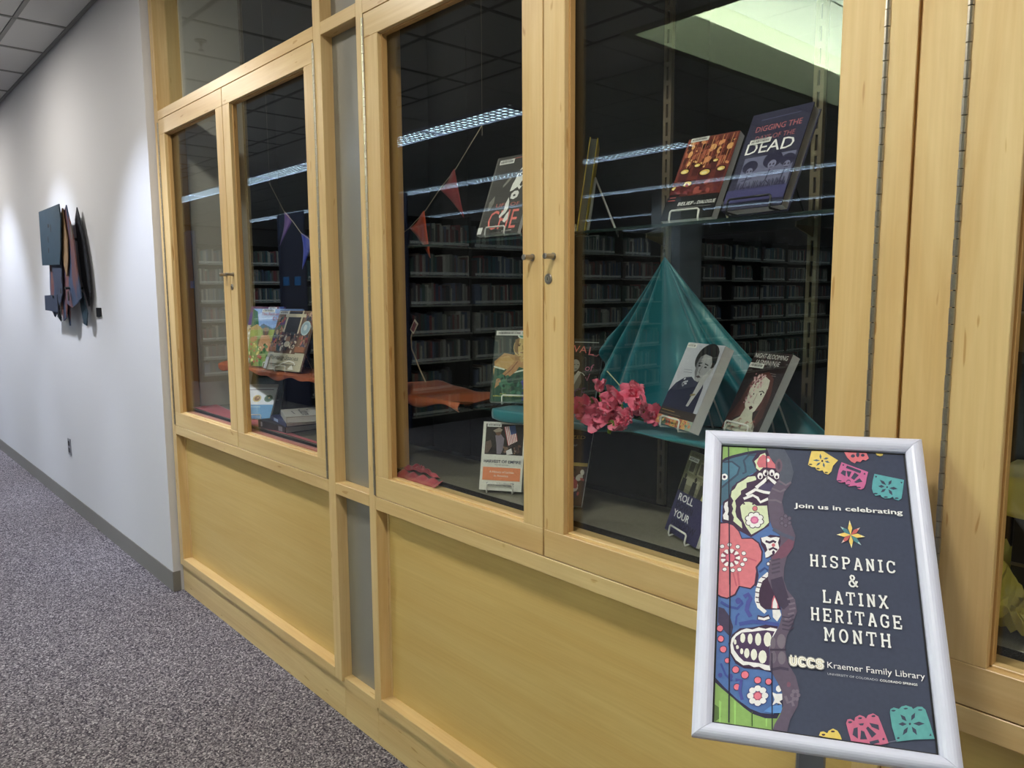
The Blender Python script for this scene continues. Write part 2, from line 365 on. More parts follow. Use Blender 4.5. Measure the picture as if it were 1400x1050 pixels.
# ------------------------------------------------------------------ facade
ZB, ZT = 0.8625, 2.3232          # door bottom and top
RB, RT = 0.821, 2.3640           # rail underside, header top
LEDGE0, LEDGE1 = 0.143, 0.180
PD = 0.12                        # post and jamb depth
def rail_box(x0, x1, z0, z1, y0=0.0, y1=PD, m=MH): return (x0, x1, y0, y1, z0, z1, m)
def door(parent, x0, x1, hinge_left, lock=False, knob=True, sl=0.075, sr=0.068):
    d = pempty('door', parent)
    g = 0.0022; a, b_ = x0+g, x1-g; z0, z1 = ZB+g, ZT-g; st, sb = 0.069, 0.068
    part('stile', d, (a, a+sl, 0, 0.03, z0+sb, z1-st, MV)); part('stile', d, (b_-sr, b_, 0, 0.03, z0+sb, z1-st, MV))
    part('rail', d, (a, b_, 0, 0.03, z1-st, z1, MH)); part('rail', d, (a, b_, 0, 0.03, z0, z0+sb, MH))
    ox0, ox1, oz0, oz1 = a+sl, b_-sr, z0+sb, z1-st; t = 0.0045
    parts('glazing_bead', d, (ox0-.003, ox0+t, 0.0135, 0.031, oz0, oz1, MD), (ox1-t, ox1+.003, 0.0135, 0.031, oz0, oz1, MD),
         (ox0, ox1, 0.0135, 0.031, oz0-.003, oz0+t, MH), (ox0, ox1, 0.0135, 0.031, oz1-t, oz1+.003, MD))
    part('glass_pane', d, (ox0-0.002, ox1+0.002, 0.0315, 0.0355, oz0-0.002, oz1+0.002, GLASS), b=0.0002)
    # piano hinge: alternating knuckles
    h = MB(); hx = x0+0.0005 if hinge_left else x1-0.0005; z = z0+0.004; k = 0; p = 0.0253
    while z+p < z1:
        rr_ = 0.0046 if k % 2 else 0.0041
        h.tube([(hx, -0.0015, z+0.0007), (hx, -0.0015, z+p/1-0.0007)], rr_, BRASS, n=8); z += p/1; k += 1
    h.box(hx-0.0052, hx+0.0052, 0.0005, 0.003, z0, z1, DARKM)
    put(h.build('hinge'), d)
    kx = (b_-0.0335) if hinge_left else (a+0.0315)
    if knob:
        q = MB(); q.tube([(kx, 0.001, 1.585), (kx, -0.022, 1.585), (kx, -0.0285, 1.585), (kx, -0.03, 1.585)], [0.0062, 0.0062, 0.0070, 0.0058], METAL, n=20)
        q.tube([(kx, 0.0008, 1.585), (kx, -0.002, 1.585)], 0.0085, METAL, n=20); put(q.build('knob', smooth=False), d)
    if lock:
        q = MB(); lx = a+0.016; q.tube([(lx, 0.001, 1.534), (lx, -0.002, 1.534), (lx, -0.0035, 1.534)], [0.012, 0.012, 0.0100], METAL, n=24)
        q.tube([(lx, -0.003, 1.534), (lx, -0.0045, 1.534)], 0.0062, BRASS, n=20); q.box(lx-0.0009, lx+0.0009, -0.0049, -0.004, 1.5305, 1.5375, DARKM)
        put(q.build('lock'), d)
    return d
def case(label, x0, x1, left_post, right_post, sidewall=False, span=None, dleft=0.075):
    """x0,x1: clear opening of the door pair; posts given as (a,b)"""
    c = thing('display_case', label, 'display case', ((x0+x1)/2, 0, 0), 'maple display cases')
    lp0, lp1 = left_post; rp0, rp1 = right_post; bx0, bx1 = span
    part('post', c, (lp0, lp1, 0, PD, LEDGE0, ZC-0.004, MV)); part('post', c, (rp0, rp1, 0, PD, LEDGE0, ZC-0.004, MV))
    part('header_rail', c, rail_box(x0, x1, ZT, RT)); part('sill_rail', c, rail_box(x0, x1, RB, ZB, y1=0.07))
    part('top_rail', c, rail_box(x0, x1, 2.995, ZC-0.004))
    part('base_ledge', c, rail_box(x0, x1, LEDGE0, LEDGE1, y1=0.05))
    part('lower_panel', c, (x0, x1, 0.0428, 0.062, LEDGE1, RB, MP)); 
    parts('panel_edge_strip', c, (x0, x0+0.010, 0.040, 0.0430, LEDGE1, RB, MV), (x1-0.010, x1, 0.040, 0.0430, LEDGE1, RB, MV))
    part('kickboard', c, (lp0, rp1, 0.012, 0.05, 0.0, LEDGE0, MH))
    parts('jamb_lining', c, (x0-0.002, x0+0.010, 0.037, PD+0.006, ZB+.07, RT-.05, MD), (x1-0.010, x1+0.002, 0.037, PD+0.006, ZB+.07, RT-.05, MD))
    part('inner_sill', c, (x0+0.01, x1-0.01, 0.0362, 0.076, 0.905, 0.9305, MH))
    part('transom_pane', c, (x0, x1, 0.060, 0.064, RT, 2.995, GLASS), b=0.0002)
    part('platform', c, (bx0, bx1, 0.076, 0.335, 0.90, 0.945, PLATF)); part('platform_edge', c, (x0-0.01, x1+0.01, 0.0735, 0.0762, 0.925, 0.9448, BLACKM))
    part('recess_floor', c, (bx0, bx1, 0.335, 0.505, 0.88, 0.90, BLACKM))
    part('back_panel', c, (bx0, bx1, 0.505, 0.52, 0.85, ZC-0.01, BLACKM))
    if sidewall: part('side_panel', c, (lp0, x0-0.001, PD, 0.51, 0.86, ZC-0.005, GREYWALL), (x0-0.001, x0+0.010, PD, 0.51, 0.86, ZC-0.005, GREYWALL))
    part('inner_top', c, (bx0, bx1, PD, 0.51, 3.0, 3.03, BLACKM))
    m = (x0+x1)/2
    door(c, x0, m, True, sl=dleft); door(c, m, x1, False, lock=True, sl=0.065, sr=0.0705)
    return c
caseA = case('far left maple display case beside the white gallery wall, with orange and red cloths inside', -3.867, -2.341, (-3.915, -3.867), (-2.341, -2.292), sidewall=True, span=(-3.857, -2.181))
caseB = case('middle maple display case with the teal fabric tent and pink flowers inside', -2.038, -0.520, (-2.076, -2.038), (-0.520, -0.476), span=(-2.179, -0.474))
caseC = case('right maple display case cut off by the photo edge, yellow crepe inside', -0.405, 1.12, (-0.4705, -0.405), (1.12, 1.17), span=(-0.472, 1.3))
part('back_post', caseC, (-0.477, -0.4700, 0.010, PD, LEDGE0, ZC-0.004, MD))
# narrow frosted strip between the first two cases
dv = thing('frosted_divider', 'narrow frosted glass strip framed in maple between two display cases', 'glass panel', (-2.18, 0, 0))
part('rail', dv, rail_box(-2.292, -2.076, 0.8226, 0.863)); part('rail', dv, rail_box(-2.292, -2.076, 2.3245, 2.3635)); part('rail', dv, rail_box(-2.292, -2.076, 2.995, ZC-0.004))
part('base_ledge', dv, (-2.292, -2.076, 0.010, 0.05, 0.12, 0.156, MH))
for z0, z1 in ((0.156, 0.8226), (0.863, 2.3245), (2.3635, 2.995)):
    part('frosted_pane', dv, (-2.292, -2.076, 0.041, 0.047, z0, z1, FROST), b=0.0002)
part('kickboard', dv, (-2.292, -2.076, 0.012, 0.05, 0.0, 0.1432, MH))
part('backing', dv, (-2.292, -2.076, 0.118, 0.125, 0.0, 3.0, plain('backing_grey', '55524d', 0.8)))

# slotted standards and glass shelves
def standard(parent, x, y=0.345, z0=0.945, z1=2.99):
    q = MB(); wd = 0.0115
    z = z0; q.box(x-wd, x-0.003, y, y+0.012, z0, z1, PLATE); q.box(x+0.003, x+wd, y, y+0.012, z0, z1, PLATE); q.box(x-0.003, x+0.003, y+0.006, y+0.012, z0, z1, DARKM)
    while z < z1-0.03:
        q.box(x-0.003, x+0.003, y, y+0.006, z, z+0.012, PLATE); z += 0.0444
    put(q.build('slotted_standard'), parent)
    part('standard_batten', parent, (x-0.013, x+0.013, y+0.013, 0.504, z0-.04, z1, BLACKM))
def shelf(parent, x0, x1, z, y0, y1=0.345, brackets=()):
    part('glass_shelf', parent, (x0, x1, y0+0.0015, y1, z-0.0065, z, SHELFG), b=0.0003)
    o = part('shelf_edge', parent, (x0, x1, y0, y0+0.0015, z-0.0065, z, SHELFE), b=0.0003)
    for bx in brackets:
        q = MB(); M = None; q.prism([(0.345, z-0.007), (0.27, z-0.007), (0.27, z-0.012), (0.345, z-0.03)], -0.0018, 0.0018, PLATE)
        q.v = [(bx+v[1], v[0], v[2]) for v in q.v]; put(q.build('bracket'), parent)
for sx in (-1.19, -0.80): standard(caseB, sx)
for sx in (-3.70, -2.42): standard(caseA, sx)
standard(caseC, 0.05); standard(caseC, 0.9)
shelf(caseB, -1.98, -0.53, 1.648, 0.10, brackets=(-1.19, -0.80)); shelf(caseB, -1.72, -0.53, 1.172, 0.15, brackets=(-1.19, -0.80))
shelf(caseA, -3.62, -2.36, 1.172, 0.15, brackets=(-3.70+.1, -2.42))
shelf(caseA, -2.30, -1.77, 1.1715, 0.15)
shelf(caseC, -0.40, 1.1, 1.19, 0.15, brackets=(0.05,)); shelf(caseC, -0.40, 1.1, 1.46, 0.13, brackets=(0.05,))

# ------------------------------------------------------------------ cloths
def sheet(name, fn, nu, nv, mat, label, cat='cloth', group=None, thick=0.0012):
    vs = []; fs = []
    for j in range(nv+1):
        for i in range(nu+1): vs.append(fn(i/nu, j/nv))
    for j in range(nv):
        for i in range(nu): a = j*(nu+1)+i; fs.append((a, a+1, a+nu+2, a+nu+1))
    q = MB(); q.add(vs, fs, mat); o = q.build(name, smooth=True)
    s = o.modifiers.new('solid', 'SOLIDIFY'); s.thickness = thick; s.offset = 0
    tag(o, label, cat, group); return o
def lerp(a, b, t): return a+(b-a)*t
def path(P, t):
    t = max(0, min(1, t))*(len(P)-1); i = min(int(t), len(P)-2); f = t-i
    return Vector(P[i]).lerp(Vector(P[i+1]), f)
# teal tent pinned to the standard, fanning down to the shelf
base = [(-1.362, 0.315, 1.378), (-1.350, 0.318, 1.30), (-1.345, 0.320, 1.21), (-1.26, 0.325, 1.180), (-1.10, 0.330, 1.179), (-0.97, 0.332, 1.179), (-0.84, 0.332, 1.179), (-0.72, 0.332, 1.182)]
apex = Vector((-1.182, 0.336, 1.590))
def tent(u, v):
    b = path(base, u); t = v**0.93
    p = apex.lerp(b, t)
    amp = 0.024*min(1, t*1.5)*(0.45+0.55*math.sin(u*3.1+0.4))
    ph = u*2*math.pi*3.1+0.8*math.sin(u*7)
    fold = abs(math.sin(ph/1.0))**1.5
    p.y -= amp*fold*1.6; p.x += 0.008*t*math.cos(ph)
    p.z -= 0.018*math.sin(math.pi*t)*(1 if u < .12 or u > .8 else 0.3)
    return p
sheet('draped_cloth', tent, 110, 40, TEAL, 'teal satin cloth hung like a tent behind the portrait book')
def tealshelf(u, v):
    x = lerp(-1.635, -0.56, u); 
    if v < 0.7: y = lerp(0.33, 0.147, v/0.7); z = 1.1745+0.0015*math.sin(u*30+v*5)
    else:
        k = (v-0.7)/0.3; y = 0.1465-0.003*math.sin(k*3)-0.004*math.sin(u*38)*k; z = 1.174-k*(0.017+0.012*math.sin(u*7+1)+0.004*math.sin(u*23))
    return Vector((x, y, z))
sheet('shelf_cloth', tealshelf, 90, 20, TEAL, 'teal cloth covering the middle glass shelf, hem hanging over its front edge')
def orangeA(u, v):
    x = lerp(-3.66, -2.36, u); s = 0.004*math.sin(u*17)+0.003*math.sin(u*41)
    if v < 0.65: y = lerp(0.345, 0.147, v/0.65); z = 1.1755+0.002*math.sin(u*22+v*6)+(0.035*max(0, 1-u*9)*max(0, 1-v*1.4))
    else: k = (v-0.65)/0.35; y = 0.1465-0.004*math.sin(u*30)*k; z = 1.1745-k*(0.020+s*2)
    return Vector((x, y, z))
sheet('shelf_cloth', orangeA, 90, 18, ORANGE, 'orange cloth on the shelf under the children picture books')
def orangeB(u, v):
    x = lerp(-2.32, -1.775, u); s = 0.5+0.5*math.sin(u*13)
    bump = 0.022*math.exp(-((u-0.28)/0.12)**2)*(1-v)
    if v < 0.7: y = lerp(0.36, 0.140, v/0.7); z = 1.177+bump+0.004*math.sin(u*16+v*4)+0.006*math.sin(v*7)*u
    else: k = (v-0.7)/0.3; y = 0.1395-0.012*math.sin(k*2.6)*(0.3+0.7*s); z = 1.176-k*(0.012+0.022*s)
    return Vector((x, y, z))
sheet('shelf_cloth', orangeB, 70, 20, ORANGE, 'orange cloth hanging over the glass shelf edge left of the green painted book')
def floorcloth(poly_l, poly_r, amp, seed):
    def f(u, v):
        a = path(poly_l, v); b = path(poly_r, v); p = a.lerp(b, u)
        p.z += amp*(math.sin(u*19+seed)+math.sin(v*13+u*7+seed*2)+2)*0.25
        return p
    return f
sheet('base_cloth', floorcloth([(-3.845, 0.078, .9465), (-3.845, 0.20, .9465)], [(-2.36, 0.078, .9465), (-2.9, 0.11, .9465)], 0.004, 1), 60, 10, REDC, 'red cloth strip lying on the base of the left case')
sheet('base_cloth', floorcloth([(-3.84, 0.0375, .9318), (-3.84, 0.071, .9318)], [(-2.37, 0.0375, .9318), (-2.37, 0.071, .9318)], 0.003, 4), 60, 4, REDC, 'red ribbon of cloth along the inner sill under the stacked books')
sheet('base_cloth', floorcloth([(-1.995, 0.079, .9465), (-1.99, 0.14, .9465)], [(-1.80, 0.079, .9465), (-1.93, 0.12, .9465)], 0.012, 2), 30, 12, REDC, 'crumpled red cloth corner on the base at the left of the middle case')
def hangred(u, v):
    x = lerp(-1.99, -1.775, u); y = lerp(0.072, 0.040, v)-0.004*math.sin(u*20)*v; z = 0.9475-(0.015*v)+0.004*math.sin(u*26)*(1-v)
    return Vector((x, y, z))
sheet('base_cloth', hangred, 26, 6, REDC, 'wrinkled red cloth end hanging on the inner sill of the middle case')
def yshelf(u, v):
    x = lerp(-0.39, 1.05, u)
    if v < 0.6: y = lerp(0.34, 0.147, v/0.6); z = 1.194+0.002*math.sin(u*40)
    else: k = (v-0.6)/0.4; y = 0.146-0.004*math.sin(u*50)*k; z = 1.192-k*(0.05+0.008*math.sin(u*21))
    return Vector((x, y, z))
sheet('shelf_cloth', yshelf, 80, 14, YELC, 'yellow cloth over the shelf in the right case')
def crepe(u, v):
    x = lerp(-0.385, 0.9, u); y = lerp(0.09, 0.30, v)
    z = 0.952+0.11*abs(math.sin(u*37+2*math.sin(v*9)))*abs(math.sin(v*6+u*15+.6))*(0.3+v)*1.0+0.02*math.sin(u*90+v*30)**2
    return Vector((x, y, z))
o = sheet('crumpled_crepe', crepe, 150, 26, YELC, 'crumpled yellow crepe paper on the base of the right case')
for p in o.data.polygons: p.use_smooth = False
def bshelf(u, v):
    x = lerp(-0.39, 1.05, u)
    if v < 0.6: y = lerp(0.34, 0.127, v/0.6); z = 1.464
    else: k = (v-0.6)/0.4; y = 0.126; z = 1.463-k*(0.055+0.004*math.sin(u*21))
    return Vector((x, y, z))
sheet('shelf_cloth', bshelf, 60, 14, cloth('olive_cloth', '5a4a20', '6e5a2a', 0.7), 'dark olive cloth on the upper shelf of the right case')
o = tag(part('display_board', None, (-0.36, 0.30, 0.30, 0.31, 1.20, 1.44, plain('black_board', '17181b', 0.5)), (-0.36, 0.30, 0.297, 0.300, 1.415, 1.44, METAL), (-0.36, 0.30, 0.297, 0.300, 1.20, 1.215, METAL)), 'black board with metal edges standing on the yellow shelf', 'board')
o.location.z += 0.0
o = tag(part('display_board', None, (-0.355, 0.2, 0.20, 0.208, 0.945, 1.13, plain('black_board2', '1c1d22', 0.4)), (-0.355, 0.2, 0.197, 0.200, 1.04, 1.046, METAL)), 'black board behind the crumpled yellow crepe in the right case', 'board')
o = tag(part('binder_clip', None, (-0.372, -0.335, 0.115, 0.128, 1.585, 1.60, METAL), (-0.366, -0.341, 0.118, 0.125, 1.470, 1.59, plain('grey_slab', '50545c', 0.5))), 'grey upright holder with a bright clip in the right case', 'holder')

# ------------------------------------------------------------------ flat print: coloured ink shapes on a page
_tc = {}
def text_geo(s, bold=0.0):
    k = (s, bold)
    if k not in _tc:
        c = bpy.data.curves.new('t', 'FONT'); c.body = s; c.size = 1; c.resolution_u = 2; c.offset = bold
        o = bpy.data.objects.new('t', c); COL.objects.link(o)
        me = bpy.data.meshes.new_from_object(o.evaluated_get(bpy.context.evaluated_depsgraph_get()))
        vs = [(v.co.x, v.co.y) for v in me.vertices]; fs = [tuple(p.vertices) for p in me.polygons]
        bpy.data.objects.remove(o); bpy.data.curves.remove(c); bpy.data.meshes.remove(me); _tc[k] = (vs, fs)
    return _tc[k]
class Art:
    """page of width w, height h; u to the right, v downwards, both 0..1"""
    def __init__(s, w, h, step=1.6e-5): s.w, s.h, s.step = w, h, step; s.v = []; s.f = []; s.c = []; s.n = 0
    def _add(s, pts, faces, col):
        s.n += 1; k = len(s.v); y = -0.0002-s.n*s.step; c = srgb(col) if isinstance(col, str) else col
        s.v += [(p[0]*s.w, y, (1-p[1])*s.h) for p in pts]
        for f in faces: s.f.append(tuple(k+i for i in f)); s.c.append(c)
    def poly(s, pts, col):
        t = tessellate_polygon([[Vector((p[0], p[1], 0)) for p in pts]]); s._add(pts, t, col)
    def rect(s, x0, y0, x1, y1, col): s._add([(x0, y0), (x1, y0), (x1, y1), (x0, y1)], [(0, 1, 2, 3)], col)
    def ell(s, cx, cy, rx, ry, col, rot=0, n=20):
        a = s.w/s.h; pts = []
        for i in range(n):
            x, y = rx*math.cos(2*math.pi*i/n), ry*math.sin(2*math.pi*i/n)
            pts.append((cx+x*math.cos(rot)-y*math.sin(rot), cy+(x*math.sin(rot)+y*math.cos(rot))*a))
        s._add(pts, [tuple(range(n))], col)       # ry also in units of the width
    def line(s, pts, wd, col):
        a = s.h/s.w; P = [Vector((p[0], p[1]*a)) for p in pts]; vs = []; fs = []
        for i, p in enumerate(P):
            d = (P[min(i+1, len(P)-1)]-P[max(i-1, 0)]); d = d.normalized() if d.length > 1e-9 else Vector((1, 0)); n = Vector((-d.y, d.x))*wd/2
            for q in (p+n, p-n): vs.append((q.x, q.y/a))
        for i in range(len(P)-1): fs.append((2*i, 2*i+1, 2*i+3, 2*i+2))
        s._add(vs, fs, col)
    def text(s, t, x, y, hh, col, wd=None, align='L', slant=0.0, bold=0.0, rise=0.0):
        vs, fs = text_geo(t, bold)
        if not vs: return
        x0 = min(v[0] for v in vs); x1 = max(v[0] for v in vs); sy = hh/0.69; sx = (wd/(x1-x0)) if wd else sy*s.h/s.w
        W = (x1-x0)*sx; ox = x if align == 'L' else (x-W/2 if align == 'C' else x-W)
        s._add([(ox+(v[0]-x0)*sx+slant*v[1]*sy, y-v[1]*sy-rise*(v[0]-x0)*sx) for v in vs], fs, col)
    def blobs(s, x0, y0, x1, y1, n, cols, r0, r1, seed):
        g = random.Random(seed)
        for _ in range(n):
            r = g.uniform(r0, r1); cx = g.uniform(x0+r, x1-r); cy = g.uniform(y0+r*.7, y1-r*.7)
            s.ell(cx, cy, r, r*g.uniform(.5, 1), g.choice(cols), g.uniform(0, 3), 9)
    def build(s, name, parent):
        me = bpy.data.meshes.new(name); me.from_pydata(s.v, [], s.f); me.materials.append(INK)
        ca = me.color_attributes.new('ink', 'FLOAT_COLOR', 'CORNER'); flat = []
        for f, c in zip(s.f, s.c): flat += [c[0], c[1], c[2], 1.0]*len(f)
        ca.data.foreach_set('color', flat)
        # face outwards (-y)
        bm = bmesh.new(); bm.from_mesh(me)
        for f in bm.faces:
            f.normal_update()
            if f.normal.y > 0: f.normal_flip()
        bm.to_mesh(me); bm.free()
        o = bpy.data.objects.new(name, me); COL.objects.link(o); o.parent = parent; return o

def frame_of(yaw, tilt):
    yaw, tilt = R(yaw), R(tilt)
    e = Vector((math.cos(yaw), math.sin(yaw), 0)); b = Vector((-math.sin(yaw), math.cos(yaw), 0))
    up = Vector((0, 0, math.cos(tilt)))+b*math.sin(tilt); n = up.cross(e)
    return e, n, up
def mat_of(x, y, z, yaw, tilt):
    e, n, up = frame_of(yaw, tilt)
    return Matrix(((e.x, n.x, up.x, x), (e.y, n.y, up.y, y), (e.z, n.z, up.z, z), (0, 0, 0, 1)))
def book(label, pose, thick, cover_hex, hard=False, art=None, sticker=None, shelfz=None, group='displayed library books', easel=True, emat=None, spine_right=False, pages=PAGES, lipw=0.075):
    x, y, z, yaw, tilt, w, h = pose
    t = thing('book', label, 'book', group=group); t.matrix_world = mat_of(x, y, z, yaw, tilt)
    cm = bookcol(cover_hex); bt = 0.0028 if hard else 0.0006; ov = 0.003 if hard else 0.0003
    q = MB(); q.bev(0, w, 0, bt, 0, h, cm, b=0.0006); q.bev(0, w, thick-bt, thick, 0, h, cm, b=0.0006)
    if spine_right: q.bev(w-bt, w, bt*.5, thick-bt*.5, 0, h, cm, b=0.0004)
    else: q.bev(0, bt, bt*.5, thick-bt*.5, 0, h, cm, b=0.0004)
    q.build('cover', t)
    a0, a1 = (bt, w-ov) if not spine_right else (ov, w-bt)
    MB().box(a0, a1, bt, thick-bt, ov, h-ov, pages).build('page_block', t)
    if art:
        A = Art(w, h); art(A); A.build('cover_print', t)
    if sticker:
        sx, sy, sw, sh = sticker; A = Art(w, h); A.n = 1; A.step = 6e-5; A.n = 60 if art else 2
        A.step = 1.6e-5; A.n = 130
        A.rect(sx, sy, sx+sw, sy+sh, 'e6e6e2'); g = random.Random(int(x*1000))
        u = sx+sw*.08
        while u < sx+sw*.9:
            b_ = g.choice((.004, .007, .011)); A.rect(u, sy+sh*.3, min(u+b_, sx+sw*.93), sy+sh*.72, '3a3a40'); u += b_+g.choice((.004, .008))
        A.line([(sx+sw*.15, sy+sh*.16), (sx+sw*.8, sy+sh*.16)], .006, '55555c')
        A.build('barcode_label', t)
    if easel and shelfz is not None:
        e, n, up = frame_of(yaw, tilt); b = Vector((-math.sin(R(yaw)), math.cos(R(yaw)), 0)); O = Vector((x, y, z)); Zs = shelfz
        r = 0.0022; WM = emat or WIRE; c = O+e*(w/2); half = lipw/2; q = MB()
        def pt(s_, dy, zz): v = c+e*s_+b*dy; return Vector((v.x, v.y, zz))
        ft = pt(0, 0, 0)
        sup = c+up*(h*0.62)+n*(thick+0.004)
        low = c+n*(thick+0.004); lowz = z-0.0045
        path_ = []
        tipup = 0.020
        for s_ in (-1, 1):
            pts = [sup+e*s_*0.012, c+up*(h*0.3)+n*(thick+0.004)+e*s_*half*.8, low+e*s_*half+Vector((0, 0, 0.004)), Vector(((c+e*s_*half).x-b.x*0.007, (c+e*s_*half).y-b.y*0.007, z-0.005)), Vector(((c+e*s_*half).x-b.x*0.008, (c+e*s_*half).y-b.y*0.008, z+0.001)), c+e*s_*half-b*0.0045+Vector((0, 0, tipup-0.003)), c+e*s_*(half-0.004)-b*0.0045+Vector((0, 0, tipup))]
            pts = [Vector(p) for p in pts]; pts[2].z = max(pts[2].z, Zs+r*1.1); pts[3].z = max(pts[3].z, Zs+r*1.1)
            path_.append(pts); q.tube(pts, r, WM, n=8)
            # rear leg
            foot = sup+b*(h*0.62*math.cos(R(tilt))*0.42); foot.z = Zs+r*1.05
            q.tube([sup+e*s_*0.012, foot+e*s_*0.026], r, WM, n=8)
        q.tube([path_[0][-1], path_[1][-1]], r, WM, n=8)
        q.tube([path_[0][0], path_[1][0]], r, WM, n=8)
        o = q.build('wire_easel', smooth=True, loc=tuple(low))
        tag(o, ' '.join((('black' if emat else 'white')+' wire easel holding the '+label).split()[:13]), 'book easel', 'white wire book easels')
    return t
# ---- cover prints
def a_harvest(A):
    A.rect(0, 0, 1, 1, 'e9e8e2'); A.rect(.07, .03, .97, .48, '3a342e')
    A.blobs(.08, .30, .96, .47, 26, ['6b4a38', '8a6a54', '2a2420', 'a08878', '4a3c3a', '584038'], .02, .06, 3)
    A.poly([(.30, .20), (.42, .17), (.52, .24), (.50, .40), (.46, .47), (.36, .47), (.34, .33)], '8c8090'); A.ell(.37, .15, .07, .08, '7a5a44'); A.poly([(.24, .13), (.38, .08), (.47, .11), (.44, .14), (.30, .155)], 'a89888')
    A.poly([(.07, .30), (.2, .27), (.24, .36), (.15, .46), (.07, .46)], '6a5448'); A.poly([(.58, .42), (.70, .38), (.74, .46), (.60, .48)], 'e6e2e6')
    # flag with stripes
    P0, P1, P2, P3 = Vector((.50, .07)), Vector((.76, .04)), Vector((.84, .27)), Vector((.62, .345))
    for i in range(13):
        a, b = i/13, (i+1)/13
        A.poly([tuple(P0.lerp(P1, a)), tuple(P0.lerp(P1, b)), tuple(P3.lerp(P2, b)), tuple(P3.lerp(P2, a))], 'b83c48' if i % 2 == 0 else 'e8e6e6')
    A.poly([tuple(P0.lerp(P1, .45)), tuple(P1), tuple(P1.lerp(P2, .5)), tuple(P0.lerp(P3, .5).lerp(P1.lerp(P2, .5), .45))], '3c5490')
    A.text('HARVEST OF EMPIRE', .07, .60, .042, '1c2c50', .88, bold=.012); A.text('REVISED EDITION', .34, .635, .012, '333344', .32)
    A.rect(.06, .665, .95, .855, 'e8782c'); A.text('A History of Latinos', .22, .745, .03, 'f6f0e6', .58, bold=.006); A.text('in America', .33, .80, .03, 'f6f0e6', .34, bold=.006)
    A.text('JUAN GONZALEZ', .16, .93, .042, '223460', .66, bold=.01); A.line([(.1, .975), (.28, .975)], .008, '555')if False else None
def a_painting(A):
    A.rect(0, 0, 1, 1, '39423c'); A.rect(.55, 0, 1, .35, '4a4054'); A.rect(.02, .05, .35, .45, '4e5650'); A.poly([(.5, .0), (1, .0), (1, .03), (.5, .03)], '8a4a30')
    A.poly([(.03, .45), (.22, .33), (.45, .36), (.72, .36), (.95, .42), (1, .55), (1, .75), (.1, .75)], 'b98a48')
    A.poly([(.02, .56), (.14, .40), (.30, .36), (.42, .44), (.34, .60), (.08, .78)], 'c9a058')
    A.poly([(.05, .54), (.30, .56), (.52, .52), (.80, .58), (1, .50), (1, 1), (.02, 1)], '2f5c46'); A.line([(.03, .52), (.25, .56)], .03, 'd8e0d0'); A.line([(.42, .60), (.70, .55), (.98, .47)], .03, 'd8e0d0')
    A.poly([(.10, .70), (.40, .48), (.55, .40), (.60, .44), (.48, .58), (.25, .72), (.08, .82)], 'b8844a'); A.line([(.10, .74), (.38, .56), (.50, .44)], .018, '8a5a30')
    A.poly([(.42, .34), (.60, .34), (.64, .42), (.44, .44)], 'a8804a')
    A.ell(.53, .24, .14, .19, 'd0b468', .1); A.poly([(.40, .25), (.42, .14), (.50, .12), (.48, .26), (.50, .36), (.42, .31)], '8a6a3c')
    A.line([(.47, .21), (.53, .20)], .014, '3a2c1c'); A.line([(.58, .20), (.63, .21)], .014, '3a2c1c'); A.ell(.50, .225, .022, .012, '2a2018'); A.ell(.60, .225, .02, .012, '2a2018'); A.line([(.56, .22), (.58, .28), (.55, .285)], .01, '8a6030'); A.line([(.53, .325), (.60, .32)], .016, '7a3c2c')
    A.poly([(.52, .40), (.60, .32), (.66, .31), (.64, .37), (.70, .36), (.62, .44), (.56, .46)], 'c8a45c')
    for k in range(4): A.line([(.58+.02*k, .41-.01*k), (.66+.02*k, .335+.01*k)], .007, 'e6dcc0')
    A.blobs(.1, .62, .6, .95, 30, ['2f6a50', '3c7a5c', '24463c', '44806c'], .02, .07, 5); A.poly([(.58, .72), (.78, .62), (1, .56), (1, .98), (.62, .98), (.66, .84)], '34389a'); A.line([(.62, .82), (.85, .70), (1, .66)], .02, '5a60c0'); A.line([(.62, .88), (.9, .80)], .03, '24286a'); A.ell(.82, .66, .10, .07, 'b08848')
    A.ell(.55, .075, .095, .08, 'd8e4d8'); A.ell(.55, .075, .065, .055, '4a9a86'); A.ell(.55, .075, .03, .025, 'c8d8c8')
    for i, yy in enumerate((.11, .19, .26, .32)): A.line([(.73, yy), (.97, yy)], .022, '5a70b8')
    A.text('Edited by', .20, .90, .016, 'd8d040', .12); A.text('Norma E. Cantu, Chela Sandoval, and P', .06, .93, .020, 'e4dc4c', .9, bold=.006) if False else A.text('editors of the collected essays', .06, .932, .020, 'e4dc4c', .86, bold=.006)
